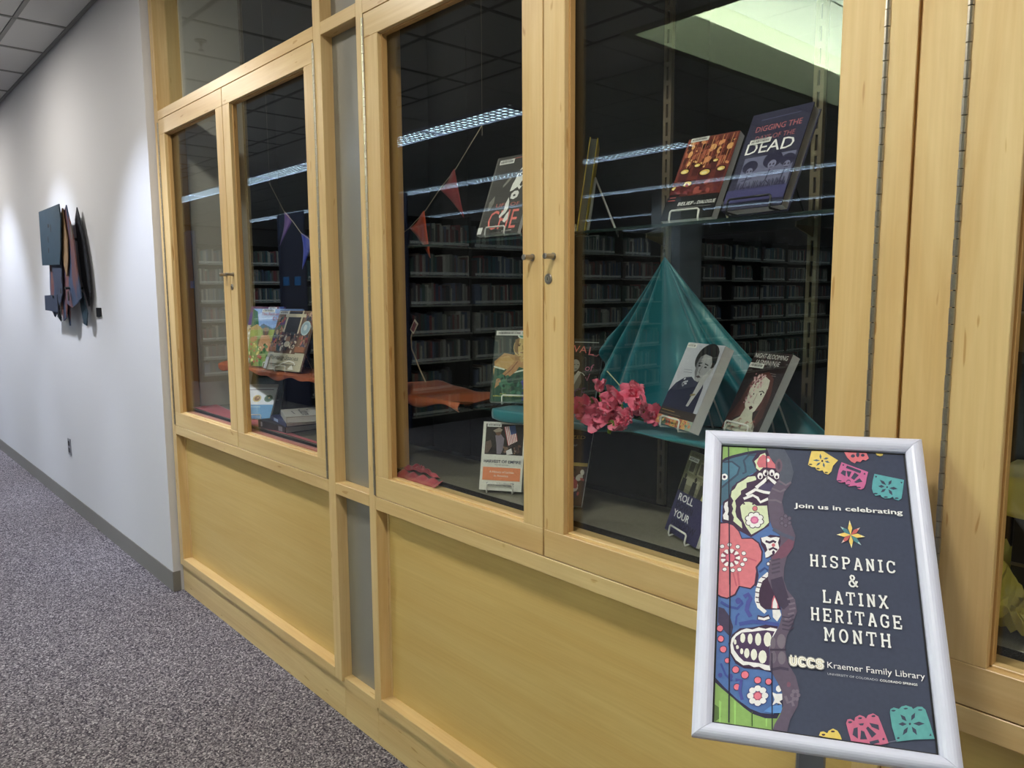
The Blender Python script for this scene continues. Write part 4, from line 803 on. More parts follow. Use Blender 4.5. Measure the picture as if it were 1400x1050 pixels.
POSTER_ART = """80ac52 0 1000 0 0 254 0 272 39 314 78 325 101 320 130 282 166 260 206 262 250 271 298 282 322 320 343 327 374 315 406 273 439 264 470 258 506 259 519 280 553 326 613 327 641 314 673 285 711 266 751 261 799 273 824 305 858 325 887 328 926 314 952 287 984 279 1000;55753c 0 948 29 959 34 984 7 999 0 998;8fc85a 24 1000 20 934 32 938 32 1000;8fc85a 97 1000 93 928 104 932 103 1000;8fc85a 181 920 192 924 189 999 183 999;8fc85a 244 914 256 918 252 993 246 993;2a2748 0 58 14 49 54 37 134 19 197 9 268 4 314 78 325 101 320 130 282 166 260 206 262 250 271 298 282 322 320 343 327 374 315 406 273 439 264 470 258 506 259 519 280 553 326 613 327 641 314 673 285 711 266 751 261 799 273 824 305 858 325 887 328 926 299 965 244 969 181 961 141 946 93 924 35 898 0 881;2c62ac 0 72 15 62 55 49 134 31 268 14 314 78 325 101 320 130 282 166 260 206 262 250 271 298 282 322 320 343 327 374 315 406 273 439 264 470 258 506 259 519 280 553 326 613 327 641 314 673 285 711 266 751 261 799 273 824 305 858 325 887 283 954 221 955 173 947 109 924 43 891 0 866;2e607c 0 72 15 62 55 49 134 31 268 14 274 155 174 108 89 152 37 240 0 250;28425e -12 213 29 150 32 122 57 131 80 135 106 116 113;336e8c 0 72 7 68 55 63 99 90 88 117 26 158 0 171;28425e -12 7 68 55 64 99 87 88 117 26 158 0 176;e8eaee 32 130 31 136 26 141 18 144 10 145 2 142 0 140 0 122 1 121 9 118 17 117 25 120 30 124;3a2346 22 131 21 133 19 136 16 137 12 137 8 136 6 134 5 131 6 129 8 126 11 125 15 125 19 126 21 128;3a2346 252 16 197 21 170 55 197 98 174 113 116 133 58 171 42 217 10 235 7 313 93 341 169 366 265 317 272 211 327 163 329 101 307 37;3a2346 240 13 213 20 197 30 196 45 174 55 182 69 186 84 209 91 225 101 314 90 314 75 276 27 259 13;cfdcb8 244 19 217 28 205 42 183 57 193 72 193 86 213 97 268 57;c8566a 252 33 233 26 209 41 197 66 209 83 252 81 306 83 302 67 283 50 268 32;e8eaee 271 50 267 56 260 58 252 56 249 50 252 44 260 42 268 44;3a2346 190 118 147 119 120 136 81 152 70 173 51 185 48 211 60 230 17 235 13 252 19 274 8 288 10 307 47 312 62 302 70 320 93 329 123 333 126 290 103 258 110 219 198 158 209 129;cfdcb8 188 120 149 125 124 140 89 156 75 177 57 189 53 211 68 227 60 244 68 260 61 277 73 293 70 309 89 319 120 335 116 312 88 292 80 271 84 248 77 226 109 199 109 185 140 170 140 150 174 142 198 135;e8eaee 37 231 21 238 16 255 24 274 12 288 16 304 45 308 48 294 37 284 46 264 37 251;3a2346 198 153 194 133 209 109 236 96 267 86 302 91 321 107 322 130 305 136 263 118;e8eaee 232 118 231 124 227 129 220 132 213 132 207 130 203 125 201 119 203 113 207 108 213 105 220 105 227 107 231 112;3a2346 224 123 223 126 221 128 218 130 215 130 213 129 211 126 210 123 211 120 213 118 215 116 218 116 221 117 223 120;e8eaee 263 104 262 110 257 115 251 118 244 118 238 116 234 111 232 105 234 99 238 94 244 91 251 91 258 93 262 98;3a2346 255 109 254 112 252 114 249 116 246 116 243 115 242 112 241 109 242 106 244 104 246 102 249 102 252 103 254 106;e8eaee 298 102 296 108 292 113 286 116 279 116 273 114 269 109 267 103 269 97 273 92 279 89 286 89 292 91 297 96;3a2346 289 107 289 110 287 113 284 114 281 114 278 113 276 111 276 108 276 105 278 102 281 101 284 101 287 102 289 104;e8eaee 325 114 323 120 319 125 312 127 306 128 300 125 295 121 294 115 296 109 300 104 306 101 313 101 319 103 323 108;3a2346 316 119 315 122 313 124 311 125 308 126 305 124 303 122 302 119 303 116 305 114 308 112 311 112 314 113 315 116;3a2346 192 167 228 145 263 120 290 137 320 155 282 188 198 178;e8eaee -20 194 169 228 147 261 122 290 138 316 153;453c66 209 166 236 150 263 142 290 149 312 165 274 181 221 178;e8eaee -18 140 201 190 176 236 184 282 187;3a2346 121 218 167 197 198 206 217 228 262 209 266 233 175 244;e8eaee -16 125 217 175 200 202 209 218 226 262 210;3a2346 103 247 118 224 167 222 206 236 259 231 262 261 271 304 243 327 169 363 135 333 111 296;cfdcb8 107 250 123 230 164 227 198 242 255 238 258 261 265 304 239 324 170 356 140 327 117 293;3a2346 -12 110 239 125 232 129 240;3a2346 -12 160 225 183 229 175 238;3a2346 -12 225 235 240 229 251 234;3a2346 203 252 202 257 198 261 192 263 185 264 179 262 175 258 173 254 175 249 179 245 185 242 192 242 198 244 202 247;c8566a 200 252 199 256 196 259 191 261 186 261 181 260 177 257 176 253 177 250 181 246 185 244 191 244 196 245 199 248;3a2346 239 302 237 308 231 312 223 315 215 316 207 314 202 310 200 304 202 299 207 294 215 291 224 291 231 293 237 297;3a2346 222 316 220 321 215 326 207 329 198 329 190 327 185 323 183 318 185 313 190 308 198 305 207 305 214 307 220 311;3a2346 196 319 194 324 188 329 181 332 172 332 164 330 159 326 157 321 159 316 164 311 172 308 180 308 188 310 194 314;3a2346 175 309 173 315 168 319 160 322 152 323 144 321 138 317 136 312 138 306 143 301 151 299 160 298 168 300 173 304;3a2346 173 293 171 299 165 303 158 306 149 307 141 305 135 301 133 295 135 290 141 285 149 282 157 282 165 284 171 288;3a2346 190 279 188 285 182 290 174 292 166 293 158 291 152 287 150 281 152 276 158 271 165 268 174 268 182 270 188 274;3a2346 216 276 214 282 209 287 201 289 192 290 184 288 179 284 177 278 179 273 184 268 192 265 201 265 209 267 214 271;3a2346 236 286 234 291 229 296 221 299 212 299 205 297 199 293 197 288 199 282 205 278 212 275 221 275 229 277 234 281;e8eaee 234 302 233 307 228 310 223 312 216 312 210 311 206 308 204 304 206 300 210 297 216 295 223 294 229 296 233 299;e8eaee 217 316 216 320 212 323 206 326 199 326 193 325 189 322 187 318 189 314 193 310 199 308 206 308 212 309 216 312;e8eaee 191 319 190 323 186 326 180 329 173 329 167 328 163 325 161 321 163 317 167 313 173 311 179 311 185 312 190 315;e8eaee 171 310 169 314 165 317 159 319 153 320 146 318 142 315 141 311 142 307 146 304 152 302 159 301 165 303 169 306;e8eaee 168 293 167 297 163 301 157 303 150 303 144 302 140 299 138 295 139 291 144 287 150 285 156 285 162 286 167 289;e8eaee 185 280 184 284 179 287 173 289 167 290 161 288 156 285 155 281 156 277 160 274 166 272 173 271 179 273 183 276;e8eaee 211 277 210 281 206 284 200 286 193 287 187 285 183 282 181 278 183 274 187 271 193 269 200 268 206 270 210 273;e8eaee 232 286 230 290 226 294 220 296 213 296 207 295 203 292 202 288 203 284 207 280 213 278 220 278 226 279 230 282;c04a90 209 297 207 304 200 310 191 313 181 314 172 311 166 306 164 300 166 293 172 288 181 284 191 284 200 286 206 291;e070a8 201 298 200 302 196 306 190 308 183 308 177 307 173 304 171 300 173 295 177 292 183 289 190 289 196 291 200 294;3a2346 0 462 0 317 36 314 74 323 105 345 120 372 176 367 213 384 232 416 229 452 203 477 210 507 199 544 4 558;cc5c6e 0 464 0 323 36 319 70 327 100 348 117 376 173 372 207 388 224 418 221 450 193 476 201 507 191 545 4 558;3a2346 0 507 204 493 195 541 169 558 113 553 92 584 49 601 14 598 0 593;cc5c6e 0 504 197 490 188 537 168 553 107 549 85 580 47 596 14 592 0 587;b8405c -8 75 503 95 552;b8405c -8 140 443 199 454;b8405c -10 99 500 109 547;8a2a50 112 447 107 462 93 475 72 483 48 484 27 479 11 468 6 454 10 439 25 426 46 418 70 416 92 422 107 433;e8eaee 87 447 108 440 112 447 108 455 87 451;e8eaee 83 459 104 462 100 470 89 474 79 462;e8eaee 68 467 80 478 69 483 57 483 61 468;e8eaee 49 468 46 482 33 482 25 476 43 466;e8eaee 34 460 18 471 9 465 9 457 32 456;e8eaee 31 448 9 450 8 442 16 435 34 444;e8eaee 42 437 23 429 31 422 44 420 47 435;e8eaee 60 432 55 418 67 416 79 420 67 433;e8eaee 78 436 88 423 99 426 104 433 82 439;d04a70 83 449 81 456 75 462 65 465 54 466 44 463 37 459 35 452 37 445 43 439 53 436 64 435 74 437 81 442;3a2346 27 409 24 415 17 418 9 419 1 416 0 414 0 408 1 406 8 402 17 401 24 404;e8eaee 24 409 22 414 16 416 10 417 4 415 1 411 3 407 9 404 16 403 22 406;3a2346 66 401 64 406 57 410 48 410 41 407 38 402 41 397 48 393 56 393 64 395;e8eaee 64 401 61 405 56 408 49 408 43 406 41 402 43 398 49 395 56 395 61 397;3a2346 111 406 109 411 102 415 93 415 86 412 83 407 86 402 93 398 101 398 109 401;e8eaee 108 406 106 410 101 413 94 413 88 411 86 407 88 403 94 400 101 400 106 402;3a2346 144 429 142 434 135 438 126 438 119 435 116 430 119 425 126 421 135 421 142 424;e8eaee 141 429 139 433 134 436 127 436 122 434 119 430 121 426 127 423 134 423 139 425;3a2346 152 451 149 457 143 460 134 461 127 458 124 453 127 448 134 444 142 444 149 446;e8eaee 149 451 147 455 142 458 135 459 129 457 127 453 129 449 135 446 141 446 147 448;3a2346 138 470 135 475 128 479 120 479 113 477 110 472 112 467 119 463 128 462 135 465;e8eaee 135 470 133 474 127 477 121 477 115 475 113 472 115 468 120 465 127 464 133 466;3a2346 122 490 119 495 113 499 104 499 97 496 94 492 97 486 104 483 112 482 119 485;e8eaee 119 490 117 494 112 497 105 497 99 495 97 491 99 487 105 485 111 484 117 486;3a2346 87 495 84 500 78 503 69 504 62 501 59 496 62 491 68 488 77 487 84 490;e8eaee 84 495 82 499 77 502 70 502 64 500 62 496 64 492 69 490 76 489 82 491;3a2346 43 494 41 499 34 503 25 503 18 501 15 496 18 491 25 487 33 486 41 489;e8eaee 41 494 39 498 33 501 26 501 21 499 18 496 20 492 26 489 33 488 38 490;3a2346 217 365 250 361 272 351 324 354 327 374 315 406 290 428 250 443 239 411 221 391;e8eaee 222 366 254 358 272 363 302 358 321 360 312 378 319 401 308 422 279 424 261 435 246 439 243 421 256 410 246 390 228 380;3a2346 -14 246 377 268 381 287 374 301 379;c8566a 298 389 295 394 288 397 281 395 278 390 281 385 288 382 295 384;3a2346 -12 264 409 286 400 308 407;3a2346 296 417 293 423 288 425 282 423 280 418 282 412 288 409 293 411;3a2346 296 435 293 441 284 444 276 442 273 437 276 431 285 428 293 430;e8eaee 292 436 290 440 284 442 279 440 277 437 279 433 285 431 290 432;3a2346 281 449 279 454 273 456 267 454 264 450 267 446 273 444 279 445;e8eaee 278 449 276 452 273 453 269 452 268 450 269 447 273 446 276 447;3a2346 272 460 269 466 260 469 252 467 249 461 252 455 261 452 269 454;e8eaee 268 460 266 464 260 466 255 465 253 461 255 457 260 455 266 456;183c80 -12 213 494 242 477 260 486;e8eaee 262 498 259 502 253 504 247 503 244 499 247 496 253 494 259 495;e8eaee 247 511 245 515 239 517 232 516 230 513 233 509 239 507 245 508;e8eaee 233 525 230 528 224 530 218 529 216 526 218 522 224 520 230 521;e8eaee 222 537 220 541 214 542 207 541 205 538 207 534 214 533 220 534;3c2644 264 495 221 528 205 564 208 599 229 623 275 620 325 619 306 569 281 524;e8eaee -20 262 495 221 522 204 558 200 594 212 616 246 633;3a2346 -6 226 511 248 513;3a2346 -6 206 530 229 532;3a2346 -6 197 548 219 550;3a2346 -6 193 566 216 568;3a2346 -6 194 584 216 585;3a2346 -6 198 601 220 602;c04060 289 570 280 588 275 616 301 616 313 613 305 592;e8eaee 292 578 283 596 281 616 305 616 305 600;e8eaee 280 622 317 619 325 636 304 660 283 647;3a2346 -25 204 653 238 656 267 646;e8eaee -13 208 655 238 657 264 649;1c3c98 -14 15 613 59 627 102 630 127 610 118 599;303a98 121 602 120 607 115 612 109 614 102 615 96 613 92 609 90 604 92 599 96 595 102 592 109 592 115 593 119 597;303a98 -22 135 587 157 576 170 590 157 605 149 632 170 653;1c3c98 -10 95 687 98 658 111 646;3e3658 3 631 33 635 64 661 82 694 71 728 49 718 19 698 3 683;1c3c98 -20 112 683 179 669 246 669 312 670;3a2346 308 676 246 675 179 689 116 696 79 719 59 751 68 783 98 813 139 825 213 822 273 827 261 799 263 756 283 711;e8eaee 304 685 271 682 246 689 212 686 179 696 150 694 121 703 96 715 75 733 70 756 74 780 98 802 135 816 164 812 188 818 213 814 241 822 269 822 263 799 263 756 283 711;46305a 291 694 246 693 179 703 125 710 96 726 81 749 89 770 114 790 139 803 213 803 263 807 263 756 278 714;e6eae0 144 727 142 735 138 741 131 744 125 742 120 737 119 729 120 720 125 714 131 711 137 713 142 718;e6eae0 181 726 179 735 175 742 169 745 163 743 158 737 156 728 158 719 162 713 168 710 175 712 179 718;e6eae0 224 725 222 736 216 744 208 747 201 745 195 738 193 728 195 717 200 709 208 705 216 708 222 715;e6eae0 276 721 273 734 266 743 256 747 246 745 239 736 236 725 239 712 246 703 256 699 266 701 273 710;e6eae0 135 771 134 776 131 780 127 781 123 780 120 777 119 772 120 767 123 763 127 762 131 763 134 766;e6eae0 166 775 164 783 159 789 153 792 146 790 141 785 139 777 141 769 146 762 152 760 159 761 164 767;e6eae0 204 776 202 785 196 792 188 796 180 794 175 788 172 779 174 769 180 762 188 759 196 761 201 767;e6eae0 251 780 248 791 241 799 230 803 220 801 213 793 210 783 213 772 220 764 231 760 241 762 248 769;e6eae0 113 759 112 763 109 765 105 766 101 766 99 764 98 760 98 757 101 754 105 753 109 754 111 756;e6eae0 100 743 100 748 97 751 94 752 91 752 88 749 87 744 88 740 90 736 94 735 97 736 99 739;3a2346 33 703 30 710 21 716 9 717 0 713 0 713 0 697 8 693 20 692 29 696;e05a78 30 703 27 709 20 714 10 714 2 711 0 708 0 704 2 699 9 695 19 694 27 697;3a2346 39 737 36 744 26 750 15 751 6 747 2 740 5 733 14 727 26 727 35 730;e05a78 35 737 33 743 25 748 16 748 8 745 5 740 8 734 15 729 25 729 32 732;3a2346 54 771 50 778 41 783 29 784 19 781 15 774 18 766 28 761 40 760 50 763;e05a78 50 771 47 777 40 782 30 782 22 779 18 773 21 767 29 763 39 762 47 765;3a2346 72 806 69 812 62 816 52 817 44 814 41 808 43 802 51 798 61 797 69 800;e05a78 69 806 67 811 61 814 53 815 47 813 44 808 46 803 52 800 60 799 66 802;3a2346 118 831 115 839 105 844 93 845 83 842 79 835 82 827 92 821 104 820 114 824;e05a78 115 831 112 838 104 842 94 843 85 840 82 834 85 828 93 823 103 822 112 826;3a2346 166 844 162 852 151 858 138 859 128 855 123 848 127 839 138 833 151 832 162 836;e05a78 163 844 159 851 150 856 139 857 130 854 127 847 130 840 139 835 150 834 159 838;3a2346 226 855 223 863 213 868 201 869 191 866 188 859 191 851 201 846 213 845 223 848;e05a78 223 856 220 862 212 866 202 867 194 864 191 858 194 852 202 848 212 847 220 850;3a2346 277 856 273 863 265 868 254 869 245 866 242 859 245 852 254 847 265 846 273 850;e05a78 274 856 271 862 264 866 255 867 248 864 245 859 248 853 255 849 264 848 271 851;3a2346 125 885 122 892 112 897 101 898 92 895 88 888 91 881 100 876 112 875 121 878;e05a78 122 885 119 891 111 895 102 896 94 893 91 888 94 882 101 878 111 877 119 880;303a98 34 855 31 861 23 864 15 862 11 857 14 852 22 849 31 850;303a98 86 856 82 864 73 868 64 865 60 858 63 851 73 847 82 849;1c3c98 -10 24 819 50 854 83 869;303a98 -16 99 865 128 863 120 895 133 924;303a80 262 900 260 905 254 910 247 913 238 913 230 912 224 908 222 903 224 898 230 894 238 891 247 890 255 891 260 895;303a80 252 916 250 922 244 926 236 929 227 930 220 928 214 925 212 920 214 915 220 910 228 907 236 907 244 908 250 912;303a80 227 925 225 930 220 935 212 938 203 939 195 937 189 934 187 929 189 924 195 919 203 916 212 915 220 917 225 920;303a80 202 921 200 926 195 931 187 934 178 934 170 933 165 929 163 925 165 919 170 915 178 912 187 911 195 913 200 916;303a80 192 906 190 911 185 916 177 919 168 920 160 918 154 915 152 910 154 904 159 900 168 897 176 896 184 898 190 901;303a80 202 889 200 895 195 899 187 902 178 903 170 901 164 898 162 893 164 888 170 883 178 880 187 879 195 881 200 884;303a80 227 881 225 886 220 890 212 893 203 894 195 893 189 889 187 884 189 879 195 874 203 871 212 870 220 872 225 876;303a80 252 885 250 890 244 895 236 898 228 899 220 897 214 893 212 888 214 883 220 879 228 876 236 875 244 876 250 880;e8eaee 258 900 256 904 252 908 246 910 239 911 232 910 228 907 226 903 228 899 232 895 239 893 246 892 252 894 256 896;e8eaee 248 917 246 921 242 924 235 927 228 927 222 926 218 924 216 920 218 916 222 912 228 910 235 909 242 910 246 913;e8eaee 223 926 222 930 217 933 211 936 204 936 197 935 193 932 191 928 193 924 197 921 204 918 211 918 217 919 222 922;e8eaee 198 921 197 925 192 929 186 931 179 932 173 931 168 928 167 924 168 920 173 917 179 914 186 914 192 915 197 918;e8eaee 188 906 187 911 182 914 176 917 169 917 162 916 158 913 156 909 158 905 162 902 168 899 176 899 182 900 186 903;e8eaee 198 890 197 894 192 897 186 900 179 900 172 899 168 896 166 893 168 888 172 885 179 882 186 882 192 883 197 886;e8eaee 223 881 222 885 217 889 211 891 204 892 197 890 193 888 191 884 193 880 197 876 204 874 211 873 217 874 222 877;e8eaee 248 885 246 889 242 893 236 895 228 896 222 895 218 892 216 888 218 884 222 880 228 878 236 877 242 879 246 881;a83058 228 904 226 910 220 915 212 918 203 919 194 917 189 913 186 908 188 902 194 897 203 893 212 892 220 894 226 898;e06080 223 904 222 909 217 913 211 915 204 916 197 915 193 911 191 907 193 903 197 899 204 896 211 896 217 897 222 900;e8eaee 322 874 320 879 316 883 311 885 305 886 300 884 296 881 295 877 296 872 300 868 305 866 311 865 317 867 320 870;e8eaee 276 888 296 892 324 889 325 907 311 913 323 922 296 919 276 929 288 910;2c80d0 236 950 268 932 323 922 322 947 283 951;5c5068 254 0 272 39 314 78 325 101 320 130 282 166 260 206 262 250 271 298 282 322 320 343 327 374 315 406 273 439 264 470 258 506 259 519 280 553 326 613 327 641 314 673 285 711 266 751 261 799 273 824 305 858 325 887 328 926 314 952 287 984 279 1000 345 1000 360 963 397 920 407 874 390 830 358 796 340 750 350 706 378 665 404 619 395 579 356 548 340 514 340 505 343 470 358 429 395 391 405 349 383 303 348 267 336 219 350 179 388 144 403 97 387 46 354 0;4c5468 260 0 353 0 387 46 403 97 388 144 328 152 325 101 314 78 272 39;6e6478 -12 320 135 358 151 388 138;6e6478 -12 282 168 327 180 357 168;6e6478 -12 262 217 304 215 334 224;6a5468 342 71 339 84 334 94 325 100 317 101 309 95 303 85 301 73 304 60 309 50 318 44 327 43 334 49 340 59;4c4258 331 72 330 79 327 85 323 89 319 89 316 86 313 80 312 72 313 65 316 59 320 55 324 55 328 58 330 64;4a4058 387 301 383 307 374 310 366 308 362 302 366 295 375 292 384 294;665c74 383 301 381 305 374 308 368 306 366 302 369 297 375 295 381 296;4a4058 367 311 363 318 354 321 345 319 342 313 346 306 355 303 363 305;665c74 363 311 360 316 354 318 348 317 346 312 348 308 355 305 361 307;4a4058 346 304 343 310 334 313 325 311 321 305 325 298 334 295 343 297;665c74 343 304 340 309 334 311 328 309 325 305 328 300 334 298 340 299;4a4058 346 285 342 292 334 295 325 293 321 287 325 280 334 277 343 279;665c74 343 286 340 290 334 293 327 291 325 287 328 282 334 280 340 281;4a4058 367 275 363 281 354 285 345 282 342 276 345 269 354 266 363 269;665c74 363 275 360 280 354 282 348 280 345 276 348 271 354 269 361 271;4a4058 387 282 383 289 374 292 366 290 362 284 366 277 375 274 384 276;665c74 383 283 381 287 374 290 368 288 366 284 369 279 375 277 381 278;4c5470 -20 287 329 338 348 396 360;72425e 323 395 367 362 399 370 388 397 354 429 300 448 279 439;4a4058 -10 279 449 322 439;4a4058 -10 278 464 322 454;4a4058 -10 278 480 321 469;4a4058 -10 278 494 321 484;3e3450 272 518 332 502 348 542 372 593 338 618 326 613 280 553;74687e -10 356 581 387 574;74687e -10 363 598 394 591;74687e -10 365 615 396 608;74687e -10 358 632 389 625;74687e -10 341 650 372 643;443a54 -8 329 642 362 644 387 632;443a54 -8 329 656 362 658 387 646;443a54 -8 328 669 361 671 386 660;443a54 -8 328 683 361 685 386 673;766c7e 344 723 342 733 336 742 327 748 318 748 310 744 304 736 302 726 304 715 310 706 319 701 328 700 337 704 343 712;766c7e 344 776 342 786 336 793 328 798 320 799 312 795 307 788 305 779 307 770 313 762 321 757 329 757 337 760 342 767;6c6276 295 732 294 740 290 748 285 752 279 752 274 749 270 742 269 734 271 725 274 718 280 714 285 714 291 717 294 723;6c6276 299 777 297 786 293 793 287 798 281 798 275 795 271 788 270 780 271 771 275 763 281 759 288 758 293 762 297 769;40364e -10 266 756 347 750;443a54 -14 273 819 317 810 357 812;7a4862 366 857 363 864 356 867 348 865 346 859 349 853 356 850 363 852;74687e 411 886 408 891 401 894 395 892 392 888 395 883 402 881 409 882;74687e 403 898 400 903 393 906 387 904 384 900 387 895 394 893 400 894;74687e 387 900 384 905 378 907 371 906 369 902 371 897 378 894 385 895;74687e 380 889 377 894 370 897 364 895 361 891 364 886 371 883 377 885;74687e 388 877 385 882 378 885 372 883 369 879 372 874 379 871 386 873;74687e 404 876 401 881 394 883 388 882 385 877 388 872 395 870 401 871;74687e -14 339 895 350 914 370 908 377 922;23203a -6 32 0 59 549;23203a -6 59 496 71 998;2f4a40 -4 145 2 151 38;2a2440 -5 251 0 255 150;3f6030 -5 181 955 182 999;2a2440 -5 276 766 276 1000;e2c650 506 3 571 1 649 37 620 61 609 85 591 98 571 94 562 82 545 85 529 81 523 71 502 70 484 62 494 33;406080 555 38 560 24 553 12 548 26;406080 569 35 585 36 599 29 583 27;406080 575 43 587 50 605 49 592 41;406080 568 48 564 61 572 71 576 59;406080 554 49 537 53 528 65 544 60;406080 551 42 532 37 511 42 530 46;3a2346 569 43 567 46 562 48 558 47 557 43 559 40 563 38 567 40;4a4a40 508 60 505 62 498 63 491 63 488 61 491 58 498 57 505 58;4a4a40 548 76 545 78 538 79 530 79 528 77 531 74 538 73 545 74;4a4a40 592 90 589 92 582 93 575 93 572 91 575 88 582 87 589 88;d05568 685 1 805 1 816 22 798 32 782 29 768 40 749 37 738 46 719 39 700 24;38405a 743 15 739 20 730 23 722 21 719 16 723 11 731 8 740 10;38405a 767 9 764 16 757 20 750 17 748 10 752 2 757 0 762 0 765 1;38405a 795 10 791 15 783 17 776 15 773 11 777 7 785 4 792 6;c04f92 667 44 806 79 796 102 788 127 777 145 760 152 744 149 739 137 719 139 700 142 684 137 680 125 658 129 642 126 635 117 649 78;38405a -18 692 62 767 81;38405a 680 55 679 58 675 59 672 58 671 56 672 53 676 52 679 53;38405a 791 87 789 90 786 91 782 90 781 87 783 85 786 83 790 84;38405a 683 102 658 90 672 77 689 80;38405a 695 101 692 79 718 81 703 104;38405a 712 107 734 84 755 94 728 115;38405a 727 123 758 106 772 120 737 127;38405a 710 121 707 125 701 128 694 128 688 126 686 122 689 118 695 115 702 114 708 117;c04f92 708 124 705 128 700 130 694 130 690 128 688 125 690 121 695 119 701 118 706 120;38405a 662 121 659 123 650 124 642 124 638 122 642 119 651 118 659 119;38405a 705 135 702 137 693 139 685 138 682 136 685 134 694 133 702 133;38405a 761 143 757 146 749 147 741 146 738 144 741 142 750 141 758 141;45a0ac 838 85 989 103 976 148 966 177 949 186 928 181 923 172 906 179 881 181 863 175 860 168 834 173 823 162 818 145 825 115;38405a 894 128 884 113 863 108 873 123;38405a 905 128 921 120 925 106 909 114;38405a 908 139 929 145 952 140 932 133;38405a 904 144 906 159 922 167 920 152;38405a 891 143 873 146 862 158 880 155;38405a 885 135 870 128 852 134 867 140;38405a 903 135 901 138 897 140 894 139 893 136 895 133 898 132 902 133;38405a 851 96 848 99 842 100 839 96 843 93 848 93;38405a 969 111 981 112 974 119;38405a 847 164 843 166 835 167 827 167 824 165 828 162 836 161 844 162;38405a 897 175 894 177 886 178 878 178 875 176 878 174 886 172 894 173;38405a 952 177 949 179 941 180 933 180 930 178 933 176 941 174 949 175;c8b040 854 0 893 1 889 8 876 11 860 8;e8c850 691 330 701 304 690 275;e8c850 691 330 690 275 679 306;f4eab0 695 290 690 275 685 291;c04848 691 330 720 322 742 299;c04848 691 330 742 299 708 310;e0c8c0 731 310 742 299 725 305;e8c850 691 330 721 339 764 333;e8c850 691 330 764 333 726 323;f4eab0 742 335 764 333 744 328;3c8494 691 330 705 352 741 365;3c8494 691 330 741 365 721 340;a8c8cc 723 358 741 365 730 353;e8c850 691 330 680 353 691 379;e8c850 691 330 691 379 701 351;f4eab0 686 366 691 379 696 365;c04848 691 330 661 339 641 363;c04848 691 330 641 363 675 350;e0c8c0 651 351 641 363 658 356;e8c850 691 330 659 323 618 333;e8c850 691 330 618 333 657 339;f4eab0 639 328 618 333 638 336;3c8494 691 330 675 310 640 301;3c8494 691 330 640 301 661 323;a8c8cc 658 306 640 301 651 312;e0c440 516 1000 490 998 497 987 511 984 528 988 535 980 555 972 575 977 586 988 592 1000;3a2346 519 993 516 995 510 997 504 996 502 995 504 992 511 991 517 991;3a2346 563 980 560 982 553 983 547 983 544 982 547 979 554 978 560 978;c0507e 615 951 622 940 636 937 653 942 657 931 678 922 698 925 706 930 716 919 739 912 761 919 771 937 798 991 763 999 735 1000 633 1000 633 1000 622 973;38405a 648 963 666 958 664 991 641 982;38405a 680 966 694 968 705 989 674 992;38405a 703 958 712 952 747 970 726 983;38405a 719 941 759 943 761 958 729 952;38405a 670 948 696 944 690 951 678 952;38405a -14 716 999 756 989;38405a 782 981 780 984 776 985 772 985 771 982 773 980 777 978 781 979;38405a 643 946 640 948 633 950 627 950 624 948 627 945 634 944 641 944;38405a 688 930 685 933 679 934 672 934 670 932 673 930 679 928 686 928;38405a 749 919 746 922 739 923 733 923 730 921 733 919 740 917 746 917;4aa0a4 814 903 818 893 833 887 856 889 868 881 888 876 913 879 918 884 939 875 959 874 972 881 985 916 998 961 911 971 832 984 818 943;38405a 885 922 879 909 860 905 866 918;38405a 905 918 922 908 925 894 908 904;38405a 912 926 936 930 962 922 938 918;38405a 905 935 907 949 924 957 922 942;38405a 888 938 869 948 862 963 882 953;38405a 884 930 866 926 847 933 865 937;38405a 903 928 901 930 897 932 894 931 893 929 894 926 898 925 902 925;38405a 848 972 845 975 838 976 835 974 839 971 845 970;38405a 976 955 987 953 983 947;38405a 841 895 838 897 831 899 824 899 821 897 824 895 831 894 839 894;38405a 896 885 893 886 886 888 879 888 876 886 879 885 886 883 893 883;38405a 959 883 956 885 948 886 941 886 939 885 942 883 949 882 956 882;6a7088 -4 795 989 838 980"""
# ------------------------------------------------------------------ flowers: spray of pink azaleas on the teal shelf
def petal_mesh(q, M, L, Wd, cup, mat, nu=4, nv=5):
    vs = []; fs = []
    for j in range(nv+1):
        t = j/nv; wd = Wd*math.sin(math.pi*min(1, t*0.82+0.12))**0.8
        for i in range(nu+1):
            s = i/nu-0.5; x = s*wd; y = L*t; z = cup*(t**1.6)-abs(s)*wd*0.45*(1-t)+0.004*math.sin(t*9+s*8)
            vs.append(M @ Vector((x, y, z)))
    for j in range(nv):
        for i in range(nu): a = j*(nu+1)+i; fs.append((a, a+1, a+nu+2, a+nu+1))
    q.add(vs, fs, mat)
sp = thing('azalea_spray', 'artificial spray of pink azalea blossoms lying on the teal shelf cloth', 'flowers', (-1.19, .19, 1.178))
g = random.Random(12)
pos = [(-1.292, .165, 1.205, .042), (-1.262, .175, 1.208, .034), (-1.235, .150, 1.195, .045), (-1.205, .185, 1.238, .046), (-1.180, .165, 1.235, .050), (-1.150, .150, 1.195, .044), (-1.160, .200, 1.250, .046), (-1.120, .175, 1.225, .042), (-1.115, .215, 1.205, .040), (-1.198, .150, 1.200, .040), (-1.270, .150, 1.200, .030), (-1.235, .20, 1.215, .036), (-1.135, .145, 1.205, .030)]
off = Vector(sp.location)
